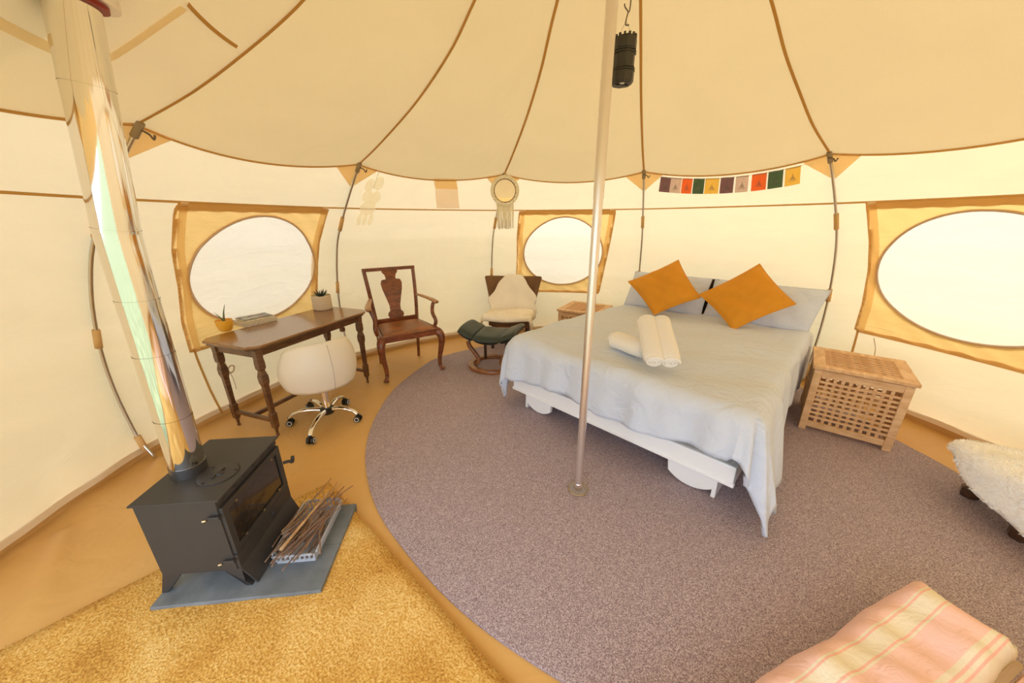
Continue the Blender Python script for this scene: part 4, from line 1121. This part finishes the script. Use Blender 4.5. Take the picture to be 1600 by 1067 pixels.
MB().lathe([(.012, 0), (.012, .01)], 12).build('air_knob', 'stove', sv).matrix_local = Matrix.Translation((fx + .012, SLn * .62, ZB + .04)) @ Matrix.Rotation(math.pi / 2, 4, 'Y')
for z in (ZT - .075, ZB + .055):                            # hinges on the near side
    hg = MB().bar((fx - .035, -.004, z), (fx + .008, -.004, z), .010, .014).build('hinge', 'stove', sv, bevel=.002)
    MB().tube([(fx - .034, -.012, z), (fx - .046, -.014, z - .001)], .004, 8).build('hinge_pin', 'brass', hg)
MB().tube(smooth_path([(fx + .012, SLn - .005, ZT - .15), (fx + .03, SLn + .012, ZT - .155), (fx + .04, SLn + .02, ZT - .165), (fx + .045, SLn + .022, ZT - .135)], 4), .008, 8).build('door_handle', 'stove', sv, True)
# splayed legs
for (x, y, ox, oy) in ((.02, .03, -.045, .016), (SW - .02, .03, .012, .02), (.02, SLn - .03, -.045, -.016), (SW - .02, SLn - .03, .012, -.02)):
    lg = MB(); a = .035
    dx = a if x < .1 else -a
    top = [(x - .012 * (1 if dx > 0 else -1), y - .02, ZB + .004), (x + dx * 1.7, y - .02, ZB + .004), (x + dx * 1.7, y + .02, ZB + .004), (x - .012 * (1 if dx > 0 else -1), y + .02, ZB + .004)]
    bx = x + ox
    bot = [(bx - .008, y - .012, 0), (bx + .014, y - .012, 0), (bx + .014, y + .012, 0), (bx - .008, y + .012, 0)]
    lg.add(top + bot, [(0, 1, 2, 3), (7, 6, 5, 4), (0, 4, 5, 1), (1, 5, 6, 2), (2, 6, 7, 3), (3, 7, 4, 0)]).build('leg', 'stove', sv)
MB().add([(fx + .008, .01, ZB + .005), (fx + .008, SLn - .01, ZB + .005), (fx + .05, SLn - .02, .012), (fx + .05, .02, .012), (fx + .002, .01, ZB + .005), (fx + .002, SLn - .01, ZB + .005), (fx + .044, SLn - .02, .010), (fx + .044, .02, .010)],
         [(0, 1, 2, 3), (7, 6, 5, 4), (0, 3, 7, 4), (1, 5, 6, 2), (0, 4, 5, 1), (3, 2, 6, 7)]).build('ash_lip', 'stove', sv)
# hotplate lid on top
fcl = at_z(296, 735, .50) - s0; fcl = Vector((fcl.dot(sx_), fcl.dot(sy_)))
ldir = (Vector((SW * .72, SLn * .36)) - fcl).normalized(); cl = fcl + ldir * .135
MB().tube([(cl[0] + .071 * math.cos(2 * math.pi * i / 40), cl[1] + .071 * math.sin(2 * math.pi * i / 40), ZT + .002) for i in range(41)], .0022, 5, False).build('lid_ring', 'black_plastic', sv, True)
lidm = MB().lathe([(.069, 0), (.069, .004), (.067, .005)], 40).build('hotplate_lid', 'stove', sv, 'auto'); lidm.location = (cl[0], cl[1], ZT + .001)
MB().lathe([(.026, 0), (.020, .0045)], 24, caps=True, sx=1.0, sy=.55).build('lid_recess', 'black_plastic', lidm).location = (0, 0, .0052)
MB().bar((-.004, -.032, .008), (.004, .032, .008), .008, .006).build('lid_bar', 'stove', lidm)
for a in (.3, 2.4, 4.4):
    MB().lathe([(.004, 0), (.004, .003)], 10).build('lid_pin', 'black_plastic', lidm).location = (.06 * math.cos(a), .06 * math.sin(a), .0055)

fc = at_z(296, 735, .50)
flue = thing('flue_pipe', 'polished steel flue pipe rising from the wood stove', 'flue', (fc.x, fc.y, HZ + ZT + .002))
z0f = HZ + ZT + .002
fp = [Vector((0, 0, 0)), Vector((.050, .0, .93)), Vector((.150, .010, 1.62)), Vector((.20, .012, 2.05))]
def flue_at(z):
    for a, b in zip(fp, fp[1:]):
        if z <= b.z: return a.lerp(b, (z - a.z) / (b.z - a.z))
    return fp[-1]
RF = .0565
MB().tube([flue_at(0), flue_at(.045)], RF + .002, 32).build('stove_collar', 'flue_dull', flue, 'auto')
cuts = [.04, .26, .52, .72, .95, 1.35, 2.05]
for a, b in zip(cuts, cuts[1:]):
    MB().tube([flue_at(a + (b - a) * i / 8) for i in range(9)], RF, 40).build('pipe_section', 'flue', flue, 'auto')
    MB().tube([flue_at(b - .012), flue_at(b - .002)], RF + .0012, 40, False).build('joint_ring', 'flue', flue, 'auto')
MB().tube([flue_at(1.545), flue_at(1.57)], .095, 40).build('flashing_ring', 'alu', flue, 'auto')
MB().tube([flue_at(1.535), flue_at(1.59)], .072, 32).build('silicone_seal', 'red_silicone', flue, 'auto')

bk0, bk1, bk2 = at_z(434, 880, HZ), at_z(493, 875, HZ), at_z(533, 800, HZ)
be = (bk1 - bk0).normalized(); bn = Vector((-be.y, be.x, 0)); BWd = (bk1 - bk0).length; BDp = max(.30, (bk2 - bk1).dot(bn))
brt = math.atan2(be.y, be.x)
bk = thing('plastic_basket', 'shallow grey plastic basket of kindling on the slate hearth', 'basket', (bk0.x, bk0.y, HZ), brt)
BH = .055; fl_ = .012
def bside(p0, p1, out_n, L, nslot):
    # a pierced wall: rim, foot and slanting ribs between
    p0, p1 = Vector(p0), Vector(p1)
    up = Vector((0, 0, 1)); o_ = Vector(out_n) * fl_
    MB().bar(p0 + o_ + up * (BH - .005), p1 + o_ + up * (BH - .005), .008, .010).build('rim', 'basket', bk, bevel=.002)
    MB().bar(p0 + up * .008, p1 + up * .008, .005, .016).build('foot_band', 'basket', bk)
    for i in range(nslot + 1):
        q = p0.lerp(p1, i / nslot)
        MB().bar(q + up * .012 + o_ * .2, q + (p1 - p0).normalized() * .006 + o_ * .9 + up * (BH - .006), .008, .004, up=tuple(out_n)).build('rib', 'basket', bk)
bside((0, 0, 0), (BWd, 0, 0), (0, -1, 0), BWd, 8); bside((BWd, 0, 0), (BWd, BDp, 0), (1, 0, 0), BDp, 14); bside((BWd, BDp, 0), (0, BDp, 0), (0, 1, 0), BWd, 8); bside((0, BDp, 0), (0, 0, 0), (-1, 0, 0), BDp, 14)
MB().box((BWd / 2, BDp / 2, .003), (BWd, BDp, .005)).build('basket_floor', 'basket', bk)
Rb = Matrix.Rotation(brt, 3, 'Z'); bo = Vector((bk0.x, bk0.y, HZ))
# the pile is laid stick by stick: each comes to rest, rigid, on the basket and the sticks already there
CELL = .0016; X0, Y0 = -.30, -.30
HM = np.zeros((int((BDp + .60) / CELL), int((BWd + .60) / CELL)))
gx = X0 + (np.arange(HM.shape[1]) + .5) * CELL; gy = Y0 + (np.arange(HM.shape[0]) + .5) * CELL
GX, GY = np.meshgrid(gx, gy)
HM[(GX > -.020) & (GX < BWd + .020) & (GY > -.020) & (GY < BDp + .020)] = BH + .0006          # rim
HM[(GX > .004) & (GX < BWd - .004) & (GY > .004) & (GY < BDp - .004)] = .0058                 # basket floor
def disc(x, y, r):
    j0, j1 = int((x - r - X0) / CELL), int((x + r - X0) / CELL) + 1; i0_, i1_ = int((y - r - Y0) / CELL), int((y + r - Y0) / CELL) + 1
    if j0 < 0 or i0_ < 0 or j1 >= HM.shape[1] or i1_ >= HM.shape[0]: return None
    return slice(i0_, i1_ + 1), slice(j0, j1 + 1)
def rest_line(sv_, hv):
    """lowest straight line that stays on or above the support heights and is carried on both sides of the middle"""
    hull = []
    for p in zip(sv_, hv):
        while len(hull) > 1 and (hull[-1][1] - hull[-2][1]) * (p[0] - hull[-2][0]) <= (p[1] - hull[-2][1]) * (hull[-1][0] - hull[-2][0]): hull.pop()
        hull.append(p)
    for a, b in zip(hull, hull[1:]):
        if a[0] <= 0 <= b[0]: k = (b[1] - a[1]) / (b[0] - a[0]); return a[1] - k * a[0], k
    return max(hv), 0.0
order = list(range(1, 64)) + [0]                                # the thick pale stick goes on last
for n_, i in enumerate(order):
    tr = random.Random(100 + i); big = i == 0; best = None
    for attempt in range(60 if i else 40):
        low = n_ < 38
        L = .34 if big else (tr.uniform(.10, min(.24, BDp * .75)) if low else tr.uniform(.22, .36))
        ang = math.radians(tr.gauss(84, 3) if big else tr.gauss(74, 14 if low else 17))
        r0 = .0072 if big else tr.uniform(.0018, .0038)
        cx, cy = (BWd * tr.uniform(.40, .60), BDp * tr.uniform(.36, .44)) if big else (BWd * tr.uniform(.08, .95), BDp * tr.uniform(.25, .80))
        d = Vector((math.cos(ang), math.sin(ang), 0)); side = Vector((-d.y, d.x, 0)); amp = 0 if big else tr.uniform(-.006, .006); ph = tr.uniform(0, 3)
        ns = 70; sv2 = [L * (k / (ns - 1) - .5) for k in range(ns)]
        ax = [Vector((cx, cy, 0)) + d * q + side * amp * math.sin(q / L * 5 + ph) for q in sv2]
        if any(((bo + Rb @ p) - s0).dot(sx_) < fx + .066 + r0 for p in ax): continue
        if low and not all(.012 < p.x < BWd - .012 and .012 < p.y < BDp - .012 for p in ax): continue
        sl = [disc(p.x, p.y, r0 * 1.1) for p in ax]
        if any(q is None for q in sl): continue
        a0_, k_ = rest_line(sv2, [float(HM[q].max()) for q in sl])
        if abs(k_) > (.22 if big else .26): continue
        topz = a0_ + abs(k_) * L * .5 - (0 if low or big else .10 * L)
        if best is None or topz < best[0]: best = (topz, L, r0, ax, sl, a0_, k_, sv2, d, side)
    _, L, r0, ax, sl, a0_, k_, sv2, d, side = best
    R1 = r0 * 1.1
    for p, q in zip(ax, sv2): p.z = a0_ + k_ * q + R1 * math.sqrt(1 + k_ * k_)
    for p in ax:
        w = disc(p.x, p.y, R1 + .0008); HM[w] = np.maximum(HM[w], p.z + R1 * math.sqrt(1 + k_ * k_))
    pts = [ax[round(k * (len(ax) - 1) / 11)] for k in range(12)]
    org = bo + Rb @ pts[5]
    pale = i % 5 == 0
    tw = thing('kindling_twig', 'thick pale stick lying lengthwise on top of the kindling' if big else ('thin pale tan kindling twig among the brown ones in the basket' if pale else 'thin brown kindling twig piled in the grey plastic basket'), 'twig', tuple(org), 0, None if big else ('pale kindling twigs in the basket' if pale else 'kindling twigs in the basket'))
    W_ = [bo + Rb @ q - org for q in pts]
    MB().tube(W_, [r0 * (1.08 - .45 * k / 11) for k in range(12)], 6).build('stem', 'bark_pale' if pale else 'bark', tw, True)
    for b_ in range(0 if big else (1 if n_ < 30 else 2)):       # side shoots only where they meet nothing
        k = tr.choice((3, 5, 7, 9)); ln = tr.uniform(.03, .085); sg = tr.choice((-1, 1))
        dv_ = (d * .75 + side * sg * .45 + Vector((0, 0, tr.uniform(.12, .35)))).normalized()
        sp_ = [pts[k] + dv_ * ln * q / 12 for q in range(13)]; rs = r0 * .55; ok_ = True
        for q in sp_[2:]:
            w = disc(q.x, q.y, rs + .001)
            if w is None or ((bo + Rb @ q) - s0).dot(sx_) < fx + .07 or (math.hypot(*(side.dot(q - pts[k]),)) > R1 + rs + .002 and float(HM[w].max()) > q.z - rs): ok_ = False; break
        if not ok_: continue
        for q in sp_[2:]:
            w = disc(q.x, q.y, rs + .0008); HM[w] = np.maximum(HM[w], q.z + rs)
        MB().tube([bo + Rb @ sp_[q] - org for q in (0, 4, 8, 12)], [rs, rs * .9, rs * .7, rs * .4], 5).build('side_shoot', 'bark', tw, True)

# ------------------------------------------------------------------ hangings on the canvas
gar = thing('flag_garland', 'string of ten small coloured cloth flags above the bed', 'bunting', tuple(wall_p(42, 1.85, .02)))
go = Vector(gar.location)
fpx = [((1033, 267.5), (1049, 270.5)), ((1049, 270.5), (1066, 273.5)), ((1067, 274.5), (1083, 276)), ((1084.5, 276), (1102, 277)), ((1103, 276.5), (1125, 276)), ((1127, 276), (1148, 273.5)), ((1151, 273), (1171, 270.5)), ((1176, 270), (1199, 265)), ((1201.5, 264.5), (1225, 258.5)), ((1228, 257), (1252, 250))]
fcol = ['plum', 'pale', 'orange', 'green', 'yellow', 'plum', 'pale', 'orange', 'green', 'yellow']
def wall_hit(px, py):
    d = ray(px, py).normalized(); o = Vector((0, 0, CAM_H))
    for i in range(200, 1600):
        X = o + d * (i * .004); v = X - TC
        az = math.degrees(math.atan2(v.x, v.y))
        if math.hypot(v.x, v.y) >= wall_r(az, X.z) - .012: return az, X.z
    return None
spts = []
for (a, b), cn in zip(fpx, fcol):
    (az_a, za), (az_b, zb) = wall_hit(*a), wall_hit(*b)
    hgt = .115
    def fg(u, v):
        az = az_a + (az_b - az_a) * u; z = min(za + (zb - za) * u, eave_z(az) - .022) - hgt * v
        return wall_p(az - .5 * v, z, .026 + .004 * math.sin(6 * u + 3 * v)) - go
    fo = MB().grid(8, 6, fg).build('flag', 'flag_' + cn, gar, True)
    em = MB()
    c0 = fg(.5, .5)
    du = (Vector(fg(.7, .5)) - Vector(fg(.3, .5))) / .4; dvv = (Vector(fg(.5, .7)) - Vector(fg(.5, .3))) / .4; nn_ = du.cross(dvv).normalized()
    if nn_.dot(go - Vector((0, 0, CAM_H))) > 0: nn_ = -nn_
    E_ = lambda a_, b_: Vector(c0) + du * a_ + dvv * b_ + nn_ * .003
    em.add([E_(-.2, .16), E_(.2, .16), E_(.05, -.02), E_(0, -.2), E_(-.05, -.02)], [(0, 1, 2, 3, 4)])
    em.add([E_(-.26, .24), E_(.26, .24), E_(.26, .20), E_(-.26, .20)], [(0, 1, 2, 3)])
    em.build('flag_print', 'flag_print_' + cn, fo)
    MB().ribbon([Vector(fg(u / 6, .02)) + nn_ * .002 for u in range(7)], [dvv] * 7, .012).build('flag_hem', 'flag_print_' + cn, fo)
    spts += [fg(0, 0), fg(1, 0)]
e0 = wall_p(26.5, eave_z(26.5) - .03, .024) - go; e1 = wall_p(57.2, eave_z(57.2) - .03, .024) - go
MB().tube([e0] + spts + [e1], .0016, 5).build('string', 'macrame', gar, True)

mz = at_plane(789, 298, (-.06, 3.60, 0), Vector((0, 1, 0)))
mir = thing('macrame_mirror', 'round mirror in a cream macrame ring with fringe', 'mirror', tuple(mz), 0)
n_in = Vector((-.06, -1, -.012)).normalized()
mrx = Vector((1, .05, 0)).normalized(); mry = n_in.cross(mrx).normalized()
if mry.z < 0: mry = -mry
def mp(a, r, d=0.0): return mrx * r * math.cos(a) + mry * r * math.sin(a) + n_in * d
RG = .098
MB().add([mp(2 * math.pi * i / 48, RG, .004) for i in range(48)] + [mp(2 * math.pi * i / 48, RG, -.004) for i in range(48)], [tuple(range(48)), tuple(range(95, 47, -1))] + [(i, 48 + i, 48 + (i + 1) % 48, (i + 1) % 48) for i in range(48)]).build('mirror_glass', 'mirror', mir)
MB().tube([mp(2 * math.pi * i / 48, RG + .004, .004) for i in range(49)], .005, 6, False).build('inner_rim', 'bark', mir, True)
for q in range(3):
    MB().tube([mp(2 * math.pi * i / 96, RG + .012 + q * .010, .004 + .003 * math.sin(i * 1.2 + q)) for i in range(97)], .0068, 6, False).build('cord_ring', 'macrame', mir, True)
MB().tube([mp(math.pi / 2, RG + .03), mp(math.pi / 2, RG + .05) + Vector((0, .02, 0))], .0035, 6).build('hanging_loop', 'macrame', mir, True)
strand = None
for i in range(26):
    x = -.085 + .17 * i / 25; y0 = -math.sqrt(max(0, (RG + .025) ** 2 - x * x)) 
    L_ = .215 + y0 * -.0 - .0
    tr = random.Random(i)
    bot = -.34 + tr.uniform(-.012, .012)
    p_ = [mrx * (x * .95) + Vector((0, 0, y0)), mrx * (x * .9 + tr.uniform(-.004, .004)) + Vector((0, .008, (y0 + bot) / 2)), mrx * (x * .88 + tr.uniform(-.006, .006)) + Vector((0, .012, bot))]
    MB().tube(p_, .0036, 5).build('fringe_strand', 'macrame', mir, True)

az_m, z_m = -43.4, 1.74
mac = thing('felt_hanging', 'pale cream felt cut-out hanging beside the armchair rib', 'wall hanging', tuple(wall_p(az_m, 1.74, .02)))
mo = Vector(mac.location)
tm = (P3(az_m + 90, 1, 0) - TC)
def on_w(x, z): 
    az = az_m + math.degrees(x / 2.2); return wall_p(az, z_m + z, .014) - mo
def blob(name, cx, cz, rx, rz, n_=20):
    m = MB(); m.grid(n_, 4, lambda u, v: on_w(cx + rx * v * math.cos(2 * math.pi * u), cz + rz * v * math.sin(2 * math.pi * u))); return m.build(name, 'pale_felt', mac, True)
blob('felt_lobe', -.04, .02, .035, .045); blob('felt_lobe', .035, .035, .038, .05); blob('felt_lobe', -.03, -.06, .04, .045); blob('felt_lobe', .04, -.07, .042, .05)
blob('felt_body', 0, -.155, .065, .06)
for x in (-.045, .0, .048): blob('felt_tail', x, -.25, .019, .055, 14)
MB().tube([on_w(0, .0), on_w(0, .12)], .002, 5).build('hanging_thread', 'macrame', mac, True)
